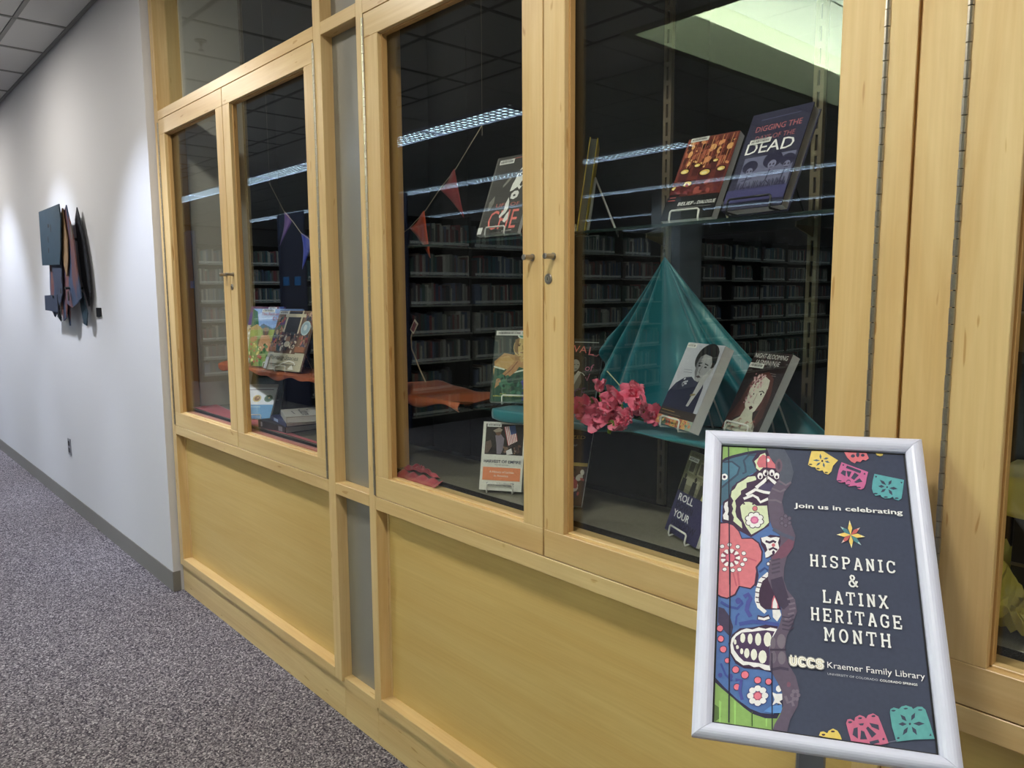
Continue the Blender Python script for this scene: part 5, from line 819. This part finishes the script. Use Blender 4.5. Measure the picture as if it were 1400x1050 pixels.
for n_, (x, y, z, r) in enumerate(pos):
    q = MB(); d = Vector((g.uniform(-.5, .7), -1.0, g.uniform(.0, .8))).normalized()
    rot = Vector((0, 0, 1)).rotation_difference(d).to_matrix().to_4x4(); B = Matrix.Translation(Vector((x, y, z))-off) @ rot
    for k in range(6):
        petal_mesh(q, B @ Matrix.Rotation(2*math.pi*k/6+g.uniform(-.15, .15), 4, 'Z') @ Matrix.Rotation(R(g.uniform(18, 40)), 4, 'X'), r, r*.78, .012, PETAL)
    for k in range(4):
        petal_mesh(q, B @ Matrix.Rotation(2*math.pi*k/4+.4, 4, 'Z') @ Matrix.Rotation(R(g.uniform(50, 65)), 4, 'X'), r*.62, r*.5, .010, PETAL)
    for k in range(5):
        v = Vector((math.cos(k*1.25)*.007, math.sin(k*1.25)*.007, .022)); q.tube([B @ Vector((0, 0, 0)), B @ v], .0007, PETAL, n=4)
    q.build('blossom', sp, smooth=True)
# bud on a tall stem, stem, leaves
q = MB()
for k in range(5): petal_mesh(q, Matrix.Translation(Vector((-1.258, .178, 1.255))-off) @ Matrix.Rotation(2*math.pi*k/5, 4, 'Z') @ Matrix.Rotation(R(74), 4, 'X'), .034, .020, -.006, PETAL)
q.build('bud', sp, smooth=True)
q = MB(); st = LEAF
q.tube([Vector(p)-off for p in ((-1.258, .178, 1.256), (-1.255, .18, 1.225), (-1.235, .185, 1.205), (-1.19, .19, 1.20), (-1.12, .19, 1.195))], .002, st, n=6)
q.tube([Vector(p)-off for p in ((-1.287, .24, 1.300), (-1.25, .235, 1.275), (-1.20, .22, 1.245), (-1.17, .20, 1.22))], .0015, plain('pale_stem', 'c8c8a0', .5), n=6)
for (x, y, z) in ((-1.292, .165, 1.205), (-1.235, .150, 1.195), (-1.180, .165, 1.225), (-1.150, .150, 1.195), (-1.120, .175, 1.220), (-1.115, .215, 1.205)):
    q.tube([Vector((x, y+.01, z))-off, Vector((lerp(x, -1.19, .3), .185, 1.20))-off], .0014, st, n=5)
q.build('stem', sp, smooth=True)
for (x, y, z, a, e_) in ((-1.305, .16, 1.222, 60, 20), (-1.165, .142, 1.205, -70, 10), (-1.180, .140, 1.195, 10, -10), (-1.150, .142, 1.218, 120, 30), (-1.268, .165, 1.232, 80, 40)):
    q = MB(); petal_mesh(q, Matrix.Translation(Vector((x, y, z))-off) @ Matrix.Rotation(R(a), 4, 'Y') @ Matrix.Rotation(R(-100+e_), 4, 'X'), .034, .022, .004, LEAF); q.build('leaf', sp, smooth=True)

# ------------------------------------------------------------------ bunting: strings and triangular pennants
STRING = plain('twine', 'b8ac94', .8); 
def pennant(label, pts, y, hexc):
    q = MB(); a, b_, c = [Vector((p[0], y, p[1])) for p in pts]; N_ = 8; vs = []; fs = []
    for j in range(N_+1):
        for i in range(N_-j+1):
            s, t = i/N_, j/N_; p = a*(1-s-t)+b_*s+c*t; p.y += .006*math.sin(t*4+s*5); vs.append(p)
    idx = {}; k = 0
    for j in range(N_+1):
        for i in range(N_-j+1): idx[(i, j)] = k; k += 1
    for j in range(N_):
        for i in range(N_-j):
            fs.append((idx[(i, j)], idx[(i+1, j)], idx[(i, j+1)]))
            if i+j < N_-1: fs.append((idx[(i+1, j)], idx[(i+1, j+1)], idx[(i, j+1)]))
    mt = cloth('pennant_'+hexc, hexc, hexc, .7, .1); q.add(vs, fs, mt)
    o = q.build('pennant', smooth=True, loc=tuple(a)); s_ = o.modifiers.new('s', 'SOLIDIFY'); s_.thickness = .0012; s_.offset = 0
    tag(o, label, 'pennant', 'bunting pennants')
YB = .20
pennant('purple triangular pennant hanging in the left case', [(-3.0058, 1.8437), (-2.9291, 1.7966), (-3.0495, 1.7058)], YB, '4a2270')
pennant('blue triangular pennant by the hinge stile of the left case', [(-2.8651, 1.7476), (-2.7562, 1.7025), (-2.8575, 1.6025)], YB, '2238a4')
pennant('orange triangular pennant, lower one of the middle case', [(-2.1063, 1.7159), (-2.0149, 1.7648), (-1.9881, 1.6141)], YB, 'cc5230')
pennant('dark red triangular pennant, upper one of the middle case', [(-1.9386, 1.8231), (-1.8565, 1.8751), (-1.8149, 1.7268)], YB, '862a30')
q = MB()
ps = [(-3.1288, 1.9692), (-3.0058, 1.8437), (-2.9291, 1.7966), (-2.8651, 1.7476), (-2.7562, 1.7025), (-2.62, 1.665), (-2.42, 1.645), (-2.25, 1.665), (-2.1063, 1.7159), (-2.0149, 1.7648), (-1.9386, 1.8231), (-1.8565, 1.8751), (-1.7323, 1.9812)]
q.tube([(p[0], YB-.001, p[1]) for p in ps], .0012, STRING, n=6)
q.tube([(-3.1288, YB-.001, 1.9692), (-3.131, YB, 1.9742)], .004, METAL, n=8); q.tube([(-1.7323, YB, 1.9812), (-1.7323, YB, 1.9540)], .0008, STRING, n=5); q.tube([(-1.7323, YB, 1.9812), (-1.728, YB, 3.0)], .0003, STRING, n=4); q.tube([(-3.131, YB, 1.9742), (-3.14, YB, 3.0)], .0003, STRING, n=4)
tag(q.build('bunting_string', smooth=True, loc=(-2.42, YB, 1.645)), 'thin pale string carrying the coloured pennants across both cases', 'string')
# small card on a slim wire arm standing on the orange cloth
cardt = thing('card_holder', 'slim wire holder with a small folded card above the orange shelf cloth', 'card holder', (-2.165, .30, 1.182))
q = MB(); q.tube([(0, 0, .002), (-.045, 0, .06), (-.088, 0, .125), (-.090, 0, .165), (-.078, 0, .19)], .0025, plain('tan_wire', 'b8a488', .5), n=6); q.tube([(-.03, -.02, .002), (.03, .02, .002)], .002, METAL, n=6); q.build('wire_arm', cardt, smooth=True)
q = MB(); Mx = Matrix.Translation((-.068, -.002, .205)) @ Matrix.Rotation(R(38), 4, 'Y'); q.bev(-.012, .014, -.001, .001, -.024, .024, plain('cream_card', 'd8c8b0', .7), .0004, M=Mx); q.bev(-.008, .010, -.0022, -.0012, -.018, .018, plain('card_print', '6a3038', .7), .0003, M=Mx); q.build('card', cardt)

# ------------------------------------------------------------------ gallery wall: sculpture, plaque, outlet
sc_ = thing('wall_sculpture', 'torn layered metal wall sculpture in blue and rust on the white gallery wall', 'sculpture', (-5.5, WY, 1.7))
def plate(poly, y, t, mat, yrot=0.0, name='metal_sheet', zc=1.7):
    q = MB(); P = [(p[0]+5.5, p[1]-zc) for p in poly]; M = Matrix.Translation((0, y-WY, 0)) @ Matrix.Rotation(R(yrot), 4, 'Z'); q.prism(P, -t/2, t/2, mat, M=M); return q.build(name, sc_)
plate([(-5.848, 2.05), (-5.286, 2.052), (-5.272, 1.96), (-5.32, 1.80), (-5.375, 1.694), (-5.862, 1.704)], -.135, .006, BLUEMET)
plate([(-5.74, 1.97), (-5.60, 1.93), (-5.50, 1.99), (-5.40, 1.975), (-5.345, 2.035), (-5.30, 2.015), (-5.249, 2.045), (-5.20, 1.96), (-5.150, 1.90), (-5.12, 1.80), (-5.10, 1.66), (-5.06, 1.56), (-5.05, 1.49), (-5.16, 1.455), (-5.28, 1.43), (-5.40, 1.455), (-5.44, 1.37), (-5.52, 1.345), (-5.58, 1.42), (-5.68, 1.40), (-5.76, 1.365), (-5.84, 1.41), (-5.84, 1.55), (-5.80, 1.72), (-5.83, 1.85)], -.105, .006, RUST, 0)
plate([(-5.42, 1.93), (-5.36, 2.04), (-5.34, 1.99), (-5.29, 2.03), (-5.26, 1.94), (-5.22, 1.84), (-5.24, 1.72), (-5.30, 1.62), (-5.36, 1.70), (-5.38, 1.82)], -.118, .005, plain('ochre_rust', '7a6040', .7, .1, .35, 30))
plate([(-5.66, 1.86), (-5.56, 1.95), (-5.44, 1.88), (-5.40, 1.70), (-5.42, 1.52), (-5.52, 1.44), (-5.60, 1.52), (-5.66, 1.70)], -.122, .005, BLUEGR)
plate([(-5.916, 1.506), (-5.56, 1.512), (-5.56, 1.40), (-5.928, 1.408)], -.125, .006, BLUEGR)
plate([(-5.86, 1.45), (-5.78, 1.45), (-5.77, 1.335), (-5.86, 1.365)], -.07, .006, BLUEMET)
plate([(-5.52, 1.50), (-5.42, 1.50), (-5.455, 1.315), (-5.475, 1.315)], -.085, .006, RUST)
plate([(-5.24, 1.55), (-5.14, 1.52), (-5.06, 1.40), (-5.10, 1.325), (-5.16, 1.335), (-5.20, 1.42)], -.075, .006, BLUEMET)
plate([(-5.26, 1.96), (-5.20, 2.03), (-5.16, 1.98), (-5.10, 1.86), (-5.04, 1.70), (-5.02, 1.52), (-5.08, 1.44), (-5.20, 1.60)], -.060, .006, plain('dark_steel', '24262c', .6, .3, .2))
q = MB()
for (x, z) in ((-5.6, 1.85), (-5.35, 1.85), (-5.3, 1.55), (-5.65, 1.5)): q.tube([(x+5.5, .0, z-1.7), (x+5.5, -.10, z-1.7)], .008, PLASTD, n=8)
q.build('mounting_rod', sc_)
g = random.Random(3)
for (x, z, wx, wz) in ((-5.60, 1.945, .022, .016), (-5.54, 1.93, .010, .028), (-5.63, 1.86, .010, .03), (-5.64, 1.79, .008, .02), (-5.46, 1.53, .020, .022), (-5.50, 1.42, .012, .05), (-5.28, 1.50, .012, .035), (-5.33, 1.90, .012, .02), (-5.40, 1.86, .008, .05), (-5.42, 1.60, .01, .03)):
    P = [(x+5.5+wx*math.cos(a)*g.uniform(.6, 1.2), z-1.7+wz*math.sin(a)*g.uniform(.6, 1.2)) for a in [k*math.pi/4 for k in range(8)]]
    ya = -.1036 if (z > 1.75 and x < -5.52) else (-.0866 if x > -5.36 and z > 1.8 else -.0900); MB().prism(P, ya, ya+.004, DARKM).build('torn_hole', sc_)
tag(part('label_plaque', None, (-5.007, -4.917, WY-.008, WY, 1.378, 1.432, plain('black_plaque', '101012', .4))), 'small black label plaque right of the metal wall sculpture', 'plaque')
ou = thing('wall_outlet', 'electrical outlet with dark cover low on the white gallery wall', 'outlet', (-5.962, WY, .455))
MB().bev(-.037, .037, -.006, 0, -.058, .058, plain('grey_cover', '8c8d94', .35, .3), b=.002).build('cover_plate', ou)
for z in (-.024, .024): MB().bev(-.017, .017, -.0085, -.005, z-.016, z+.016, PLASTD, b=.002).build('socket', ou)

# ------------------------------------------------------------------ poster stand
SPX, SPY, SPZ = -.5195, -.4375, .9402; SYAW, STILT = 31.697, 40.647; PW, PH = .265, .4168
sg = thing('poster_stand', 'silver framed poster on a grey pedestal stand in front of the right display case', 'sign stand'); Mpos = mat_of(SPX, SPY, SPZ, SYAW, STILT); sg.matrix_world = Mpos
fx0, fx1, fz0, fz1 = -.0258, PW+.0245, -.0200, PH+.0238; fwid = .0255
def frame_rail(pts_out, pts_in):
    # curved snap-frame profile swept between two mitred ends; lists are (x,z) at the outer and inner edge
    q = MB(); n = 7; vs = []; fs = []
    for (o_, i_) in zip(pts_out, pts_in):
        for k in range(n+1):
            t = k/n; x = lerp(o_[0], i_[0], t); z = lerp(o_[1], i_[1], t); y = -.0045-.0095*math.sin(math.pi*min(1, t*.9+.05))**.7; vs.append((x, y, z))
        vs.append((i_[0], -.0004, i_[1])); vs.append((o_[0], .006, o_[1]))
    m_ = n+3
    for k in range(m_): a, b_ = k, (k+1) % m_; fs.append((a, b_, b_+m_, a+m_))
    fs.append(tuple(range(m_))); fs.append(tuple(range(m_, 2*m_))[::-1]); q.add(vs, fs, ALU); return q.build('frame_rail', sg, smooth=False)
ins = .0015; I0, I1, J0, J1 = -ins+.001, PW+ins-.001, -ins+.001, PH+ins-.001; e_ = .0003
frame_rail([(fx0, fz0+e_), (fx0, fz1-e_)], [(I0, J0+e_), (I0, J1-e_)]); frame_rail([(fx1, fz0+e_), (fx1, fz1-e_)], [(I1, J0+e_), (I1, J1-e_)])
frame_rail([(fx0+e_, fz0), (fx1-e_, fz0)], [(I0+e_, J0), (I1-e_, J0)]); frame_rail([(fx0+e_, fz1), (fx1-e_, fz1)], [(I0+e_, J1), (I1-e_, J1)])
MB().bev(fx0+.002, fx1-.002, .0005, .008, fz0+.002, fz1-.002, plain('grey_backing', '5c5e64', .5), b=.001).build('backing_panel', sg)
MB().bev(-.002, PW+.002, -.0012, .0003, -.002, PH+.002, plain('black_liner', '14151a', .5), b=.0003).build('liner', sg)
A = Art(PW-.004, PH-.004, 6e-6); A.rect(0, 0, 1, 1, '38405a')
for rec in POSTER_ART.split(';'):
    f = rec.split(); nums = [int(a) for a in f[1:]]
    if nums[0] < 0:
        wd = -nums[0]/1000; c = nums[1:]; A.line([(c[i]/1000, c[i+1]/1000) for i in range(0, len(c), 2)], wd, f[0])
    else: A.poly([(nums[i]/1000, nums[i+1]/1000) for i in range(0, len(nums), 2)], f[0])
# slab lettering drawn as strokes; each glyph in a 0..1 box, (x, y up)
def arc(cx, cy, rx, ry, a0, a1, n=8): return [(cx+rx*math.cos(R(a0+(a1-a0)*i/n)), cy+ry*math.sin(R(a0+(a1-a0)*i/n))) for i in range(n+1)]
s_ = .16
def ser(x, y): return [(x-s_, y), (x+s_, y)]
G = {
 'H': [[(.16, 0), (.16, 1)], [(.84, 0), (.84, 1)], [(.16, .5), (.84, .5)], ser(.16, 0), ser(.16, 1), ser(.84, 0), ser(.84, 1)],
 'I': [[(.5, 0), (.5, 1)], [(.28, 0), (.72, 0)], [(.28, 1), (.72, 1)]],
 'S': [[(.88, .70), (.88, .98)], [(.88, .80), (.80, .93), (.62, 1), (.38, 1), (.18, .90), (.15, .74), (.22, .60), (.40, .53), (.62, .48), (.80, .40), (.86, .25), (.80, .09), (.62, 0), (.38, 0), (.20, .08), (.13, .20)], [(.12, .02), (.12, .30)]],
 'P': [[(.2, 0), (.2, 1)], [(.02, 1), (.62, 1), (.82, .93), (.90, .75), (.82, .56), (.62, .48), (.2, .48)], [(.02, 0), (.42, 0)]],
 'A': [[(.14, 0), (.46, 1)], [(.54, 1), (.88, 0)], [(.32, 1), (.56, 1)], [(.26, .33), (.77, .33)], [(0, 0), (.32, 0)], [(.70, 0), (1, 0)]],
 'N': [[(.18, 0), (.18, 1)], [(.02, 1), (.24, 1)], [(.20, 1), (.82, 0)], [(.82, 0), (.82, 1)], ser(.18, 0), [(.64, 1), (1, 1)]],
 'C': [[(.90, .68), (.90, .98)], [(.90, .78), (.78, .94), (.55, 1), (.32, .97), (.15, .80), (.10, .5), (.15, .20), (.32, .03), (.55, 0), (.78, .05), (.92, .22)]],
 'L': [[(.2, 0), (.2, 1)], [(.02, 1), (.42, 1)], [(.02, 0), (.90, 0), (.90, .30)]],
 'T': [[(.5, 0), (.5, 1)], [(.28, 0), (.72, 0)], [(.04, .72), (.04, 1), (.96, 1), (.96, .72)]],
 'X': [[(.12, 0), (.86, 1)], [(.14, 1), (.88, 0)], ser(.14, 1), ser(.86, 1), ser(.12, 0), ser(.88, 0)],
 'E': [[(.2, 0), (.2, 1)], [(.02, 1), (.90, 1), (.90, .74)], [(.02, 0), (.92, 0), (.92, .28)], [(.2, .5), (.66, .5)], [(.66, .38), (.66, .62)]],
 'R': [[(.2, 0), (.2, 1)], [(.02, 1), (.60, 1), (.80, .93), (.86, .76), (.80, .58), (.60, .50), (.2, .50)], [(.02, 0), (.38, 0)], [(.56, .5), (.82, 0), (1, 0)]],
 'G': [[(.88, .70), (.88, .98)], [(.88, .80), (.76, .95), (.55, 1), (.32, .97), (.15, .80), (.10, .5), (.15, .20), (.32, .03), (.55, 0), (.74, .03), (.88, .14), (.88, .42)], [(.60, .42), (1, .42)]],
 'M': [[(.16, 0), (.16, 1)], [(0, 1), (.20, 1)], [(.18, 1), (.5, .30), (.82, 1)], [(.80, 1), (1, 1)], [(.84, 0), (.84, 1)], ser(.16, 0), ser(.84, 0)],
 'O': [arc(.5, .5, .38, .5, 0, 360, 20)],
 'U': [[(.16, 1), (.16, .25), (.28, .04), (.5, 0), (.72, .04), (.84, .25), (.84, 1)], ser(.16, 1), ser(.84, 1)],
 '&': [[(.95, .45), (.68, .45)], [(.82, .45), (.70, .15), (.48, 0), (.26, .02), (.10, .18), (.12, .38), (.32, .52), (.56, .66), (.62, .82), (.52, .97), (.36, 1), (.24, .88), (.26, .72), (.44, .48), (.72, .12), (.92, 0)]]}
def slab(A, txt, x0, x1, base, hh, col, wd, gap=.45):
    n = len(txt); cw = [(.55 if c == 'I' else (1.12 if c == 'M' else 1.0)) for c in txt]; tot = sum(cw)+gap*(n-1); u = (x1-x0)/tot; x = x0
    for c, k in zip(txt, cw):
        for st in G[c]:
            pts = [(x+(p[0] if c != 'I' else (p[0]-.28)/.44)*u*k, base-p[1]*hh) for p in st]; A.line(pts, wd, col)
        x += (k+gap)*u
WHT = 'eef2f4'
slab(A, 'HISPANIC', .477, .899, .4545, .0385, WHT, .0095); slab(A, '&', .664, .713, .516, .0385, WHT, .0095, 0); slab(A, 'LATINX', .533, .847, .578, .0385, WHT, .0095)
slab(A, 'HERITAGE', .472, .904, .6415, .0385, WHT, .0095); slab(A, 'MONTH', .532, .845, .7045, .0385, WHT, .0095)
A.text('Join us in celebrating', .401, .2405, .0175, WHT, .562, bold=.018)
slab(A, 'UCCS', .364, .521, .795, .023, 'a8a8a4', .024, .30); slab(A, 'UCCS', .364, .521, .795, .023, 'f4f4f0', .0155, .30); slab(A, 'UCCS', .3645, .5205, .7945, .022, 'cbbf98', .003, .30)
A.text('Kraemer Family Library', .541, .7925, .0190, 'f2f4f6', .444); A.text('UNIVERSITY OF COLORADO', .540, .8145, .0065, 'c0c6d0', .232); A.text('COLORADO SPRINGS', .780, .8145, .0065, WHT, .168, bold=.018)
pa = A.build('poster', sg); pa.location = (.002, -.0010, .002)
# pole and base (upright)
MI = Mpos.inverted(); e, n, up = frame_of(SYAW, STILT); C0 = Vector((SPX, SPY, SPZ))+e*(PW/2)+up*(PH*.30)+n*.010
b = Vector((-math.sin(R(SYAW)), math.cos(R(SYAW)), 0)); P0 = C0+n*.012
def inlocal(q): q.v = [tuple(MI @ Vector(v)) for v in q.v]; return q
Ry = Matrix.Translation((P0.x, P0.y, 0)) @ Matrix.Rotation(R(SYAW), 4, 'Z')
q = MB(); q.bev(-.019, .019, -.008, .008, .02, P0.z-.012, POLEM, .003, M=Ry); inlocal(q).build('pole', sg)
MB().bev(PW/2-.03, PW/2+.03, .0082, .022, PH*.24, PH*.36, PLASTD, .003).build('tilt_bracket', sg)
q = MB(); q.bev(-.20, .20, -.16, .16, .0005, .018, POLEM, .004, M=Ry); inlocal(q).build('base_plate', sg)

# ------------------------------------------------------------------ ceiling fixtures
WORD = ['first', 'second', 'third', 'fourth', 'fifth', 'sixth', 'seventh', 'eighth', 'ninth', 'tenth']
for hx in HALL_X:
    d = thing('downlight', '%s square downlight in the corridor ceiling, counted from its far left end' % WORD[HALL_X.index(hx)], 'ceiling light', (hx, HALL_Y, ZC), 'corridor downlights')
    q = MB(); q.bev(-.16, .16, -.16, -.135, -.006, .008, ALU); q.bev(-.16, .16, .135, .16, -.006, .008, ALU); q.bev(-.16, -.135, -.135, .135, -.006, .008, ALU); q.bev(.135, .16, -.135, .135, -.006, .008, ALU); q.build('trim_ring', d)
    MB().box(-.135, .135, -.135, .135, -.004, .0, DLENS).build('lens', d)
for sx in SPOT_X:
    d = thing('wall_washer', '%s round spotlight in the corridor ceiling along the gallery wall' % WORD[SPOT_X.index(sx)], 'ceiling light', (sx, SPOT_Y, ZC), 'gallery wall spotlights')
    q = MB(); n_ = 24; vs = []; 
    for k in range(n_): a = 2*math.pi*k/n_; vs += [(.085*math.cos(a), .085*math.sin(a), -.004), (.062*math.cos(a), .062*math.sin(a), -.004), (.085*math.cos(a), .085*math.sin(a), .003), (.062*math.cos(a), .062*math.sin(a), .003)]
    fs = []
    for k in range(n_): a = 4*k; b_ = 4*((k+1) % n_); fs += [(a, b_, b_+1, a+1), (a+2, a+3, b_+3, b_+2), (a, a+2, b_+2, b_), (a+1, b_+1, b_+3, a+3)]
    q.add(vs, fs, ALU); q.build('trim_ring', d)
sprk = thing('ceiling_sprinkler', 'small metal fire sprinkler under the corridor ceiling', 'sprinkler', (-4.876, -.485, ZC), 'ceiling sprinklers')
q = MB(); q.tube([(0, 0, 0), (0, 0, -.006)], .035, SPRK, n=20); q.build('escutcheon', sprk)
q = MB(); q.tube([(0, 0, -.005), (0, 0, -.03)], .008, SPRK, n=10); q.tube([(-.008, 0, -.03), (-.012, 0, -.045), (0, 0, -.058)], .002, SPRK, n=6); q.tube([(.008, 0, -.03), (.012, 0, -.045), (0, 0, -.058)], .002, SPRK, n=6); q.tube([(0, 0, -.058), (0, 0, -.061)], .016, SPRK, n=16); q.build('sprinkler_head', sprk)
# library troffers in rows
LOUV = plain('louver_metal', '8e9298', .45, .3)
ROWS = [(-3.17, 8, -4.86), (-5.50, 9, -4.78), (-7.9, 9, -4.2), (-10.9, 10, -4.2), (-13.6, 10, -4.2)]
proto = None
for ry, cnt, xe in ROWS:
    for k in range(cnt):
        x = xe-.61-1.235*k
        if proto is None:
            q = MB(); q.bev(-.61, .61, -.155, -.14, -.004, .02, ALU); q.bev(-.61, .61, .14, .155, -.004, .02, ALU); q.bev(-.61, -.60, -.14, .14, -.004, .02, ALU); q.bev(.60, .61, -.14, .14, -.004, .02, ALU)
            q2 = MB(); q2.box(-.60, .60, -.14, .14, .012, .016, LENS); q3 = MB()
            for j in range(1, 15): q3.box(-.60+.08*j-.002, -.60+.08*j+.002, -.14, .14, .001, .0118, LOUV)
            for j in (-1, 0, 1): q3.box(-.60, .60, .07*j-.002, .07*j+.002, .001, .0118, LOUV)
            proto = (q.build('fixture_frame'), q2.build('lens'), q3.build('louver'))
        t = thing('ceiling_troffer', '%s fluorescent ceiling light from the right in the %s row over the shelving' % (WORD[k], WORD[ROWS.index((ry, cnt, xe))]), 'ceiling light', (x, ry, ZC-.014), 'library fluorescent lights')
        for p_ in proto:
            c = p_.copy(); COL.objects.link(c); c.parent = t
for p_ in proto: bpy.data.objects.remove(p_)

# ------------------------------------------------------------------ library shelving (behind the photographer, mirrored in the glass)
SH = [.38, .71, 1.03, 1.36, 1.69, 2.03]; BD = .30
def shelving(label, xf, y0, bays, faces=1, zs=SH, top=2.40, sign=True, panel_top=2.60):
    """run along -y; front face at x=xf towards +x; double sided depth .70"""
    t = thing('library_shelving', label, 'bookshelf', (xf-.35, y0, 0), 'library shelving ranges'); ox, oy = xf-.35, y0
    BW = .93; L = BW*bays
    sm = {}
    def sh_(name, x0, x1, ya, yb, z0, z1, m):
        o = MB().bev(x0-ox, x1-ox, ya-oy, yb-oy, z0, z1, m, .001).build(name, t); return o
    sh_('base', xf-.70, xf, y0-L, y0-.03, 0, .10, plain('black_kick', '1c1c1e', .6))
    p0 = sh_('upright', xf-.69, xf-.03, y0-.055, y0-.037, .10, top, plain('upright_dark', '2c2c2c', .6))
    for k in range(1, bays+1):
        o = p0.copy(); COL.objects.link(o); o.location = (0, -BW*k+.03, 0)
    s0 = sh_('shelf', xf-.68, xf, y0-BW+.002, y0-.062, 0, .018, SHELFM); first = True
    for z in [.10]+zs:
        for k in range(bays):
            if first: s0.location = (0, 0, z); first = False; continue
            o = s0.copy(); COL.objects.link(o); o.location = (0, -BW*k, z)
    sh_('back_divider', xf-.352, xf-.348, y0-L, y0-.062, .12, top, plain('dark_divider', '0f0f11', .8, spec=.1))
    if panel_top:
        ep = sh_('end_panel', xf-.74, xf+.02, y0-.028, y0, .0, panel_top, NAVYP)
        if sign:
            for sx in (-.17, .17): sq = MB().bev(-.085+sx, .085+sx, .0005, .010, 1.63, 1.75, BLUESIGN, .002); sq.build('range_sign', t)
    return t
tA = shelving('steel library shelving range facing the display cases across the corridor', -7.05, -3.50, 5)
tA2 = shelving('steel library shelving range beyond the grey pillar', -7.05, -9.15, 7, panel_top=None)
tB = shelving('steel library shelving range with a navy end panel and two blue signs', -9.43, -3.50, 6)
tC = shelving('far steel library shelving range at the left, navy end panel', -13.35, -3.50, 8)
tD = shelving('steel library shelving range standing far behind the pillar', -9.43, -9.15, 6, panel_top=None)
o = struct(MB().bev(-7.55, -7.0, -9.08, -8.50, 0, ZC, PAINT).build('trim_5'))
BC = ['3c4450', '5a5048', '2c3c58', '7a7468', '8a8478', '4a2c2c', '30483c', '9a948a', '6a3c34', '20242c', '54607a', 'a8a294', '38343c', '6c6a5c', '7c2c2c', '245058', 'b4ae9e', '444a44']
bmats = [plain('library_cloth_'+c, c, .6, noise=.05, lift=.17) for c in BC]; LABW = plain('call_label', 'f4f4ee', .7, noise=.02)
CN = {'3c4450': 'slate', '5a5048': 'taupe', '2c3c58': 'navy', '7a7468': 'khaki', '8a8478': 'stone', '4a2c2c': 'dark red', '30483c': 'dark green', '9a948a': 'light grey', '6a3c34': 'brick brown', '20242c': 'black', '54607a': 'steel blue', 'a8a294': 'cream grey', '38343c': 'charcoal', '6c6a5c': 'olive grey', '7c2c2c': 'red', '245058': 'petrol', 'b4ae9e': 'cream', '444a44': 'grey green'}
g = random.Random(99)
def bookshape(q, x, y, z, t, h, d, m, lab):
    q.box(x-d, x-.012, y-t, y-.0005, z, z+h, m)
    if lab: q.box(x-.0125, x-.0112, y-t+.0015, y-.002, z+.012, z+.042, LABW)
bp = {}
def lib_book(xf, y, z, t, h, mi, where):
    key = (round(t, 3), round(h, 2), mi)
    if key not in bp:
        q = MB(); bookshape(q, 0, 0, 0, t, h, .20, bmats[mi], True); o = q.build('library_book'); bp[key] = o.data; bpy.data.objects.remove(o)
    o = bpy.data.objects.new('library_book', bp[key]); COL.objects.link(o); o.location = (xf-.004, y, z)
    tag(o, CN[BC[mi]]+' library book '+where, 'book', 'library books on the shelving by the corridor')
OW = ['']+WORD+['eleventh', 'twelfth', 'thirteenth', 'fourteenth', 'fifteenth', 'sixteenth', 'seventeenth', 'eighteenth', 'nineteenth', 'twentieth']
OW += ['twenty-'+a for a in WORD[:9]]+['thirtieth']+['thirty-'+a for a in WORD[:9]]+['fortieth']+['forty-'+a for a in WORD[:9]]
cnt = 0; ORD = ['lowest shelf', 'second shelf from the floor', 'third shelf from the floor', 'fourth shelf from the floor', 'fifth shelf from the floor', 'sixth shelf from the floor', 'top shelf']
stuffs = []
for (xf, y0, bays, nind) in ((-7.05, -3.50, 5, 300), (-7.05, -9.15, 7, 0), (-9.43, -3.50, 6, 0), (-13.35, -3.50, 8, 0), (-9.43, -9.15, 6, 0)):
    q = MB()
    for k in range(bays):
        for si, z in enumerate([.10]+SH):
            y = y0-.93*k-.068; end = y0-.93*(k+1)+.012+g.choice((0, 0, .08, .16, .26))
            zz = z+.0185; num = 0
            while True:
                t = g.choice((.018, .022, .026, .03, .034, .042)); h = g.choice((.19, .21, .22, .23, .24, .25)); mi = g.randrange(len(BC))
                if y-t < end: break
                if cnt < nind: num += 1; lib_book(xf, y, zz, t, h, mi, '%s from the corridor, %s, %s bay' % (OW[num], ORD[si], WORD[k])); cnt += 1
                else: bookshape(q, xf-.004, y, zz, t, h, .20, bmats[mi], True)
                y -= t+.0006
    if q.v:
        o = q.build('library_books'); tag(o, 'rows of library books filling the %s' % {(-7.05, -3.5): 'farther bays of the nearest shelving range', (-7.05, -9.15): 'shelving range beyond the pillar', (-9.43, -3.5): 'shelving range with the two blue signs', (-13.35, -3.5): 'far left shelving range', (-9.43, -9.15): 'shelving range far behind the pillar'}[(xf, y0)], 'books', kind='stuff')
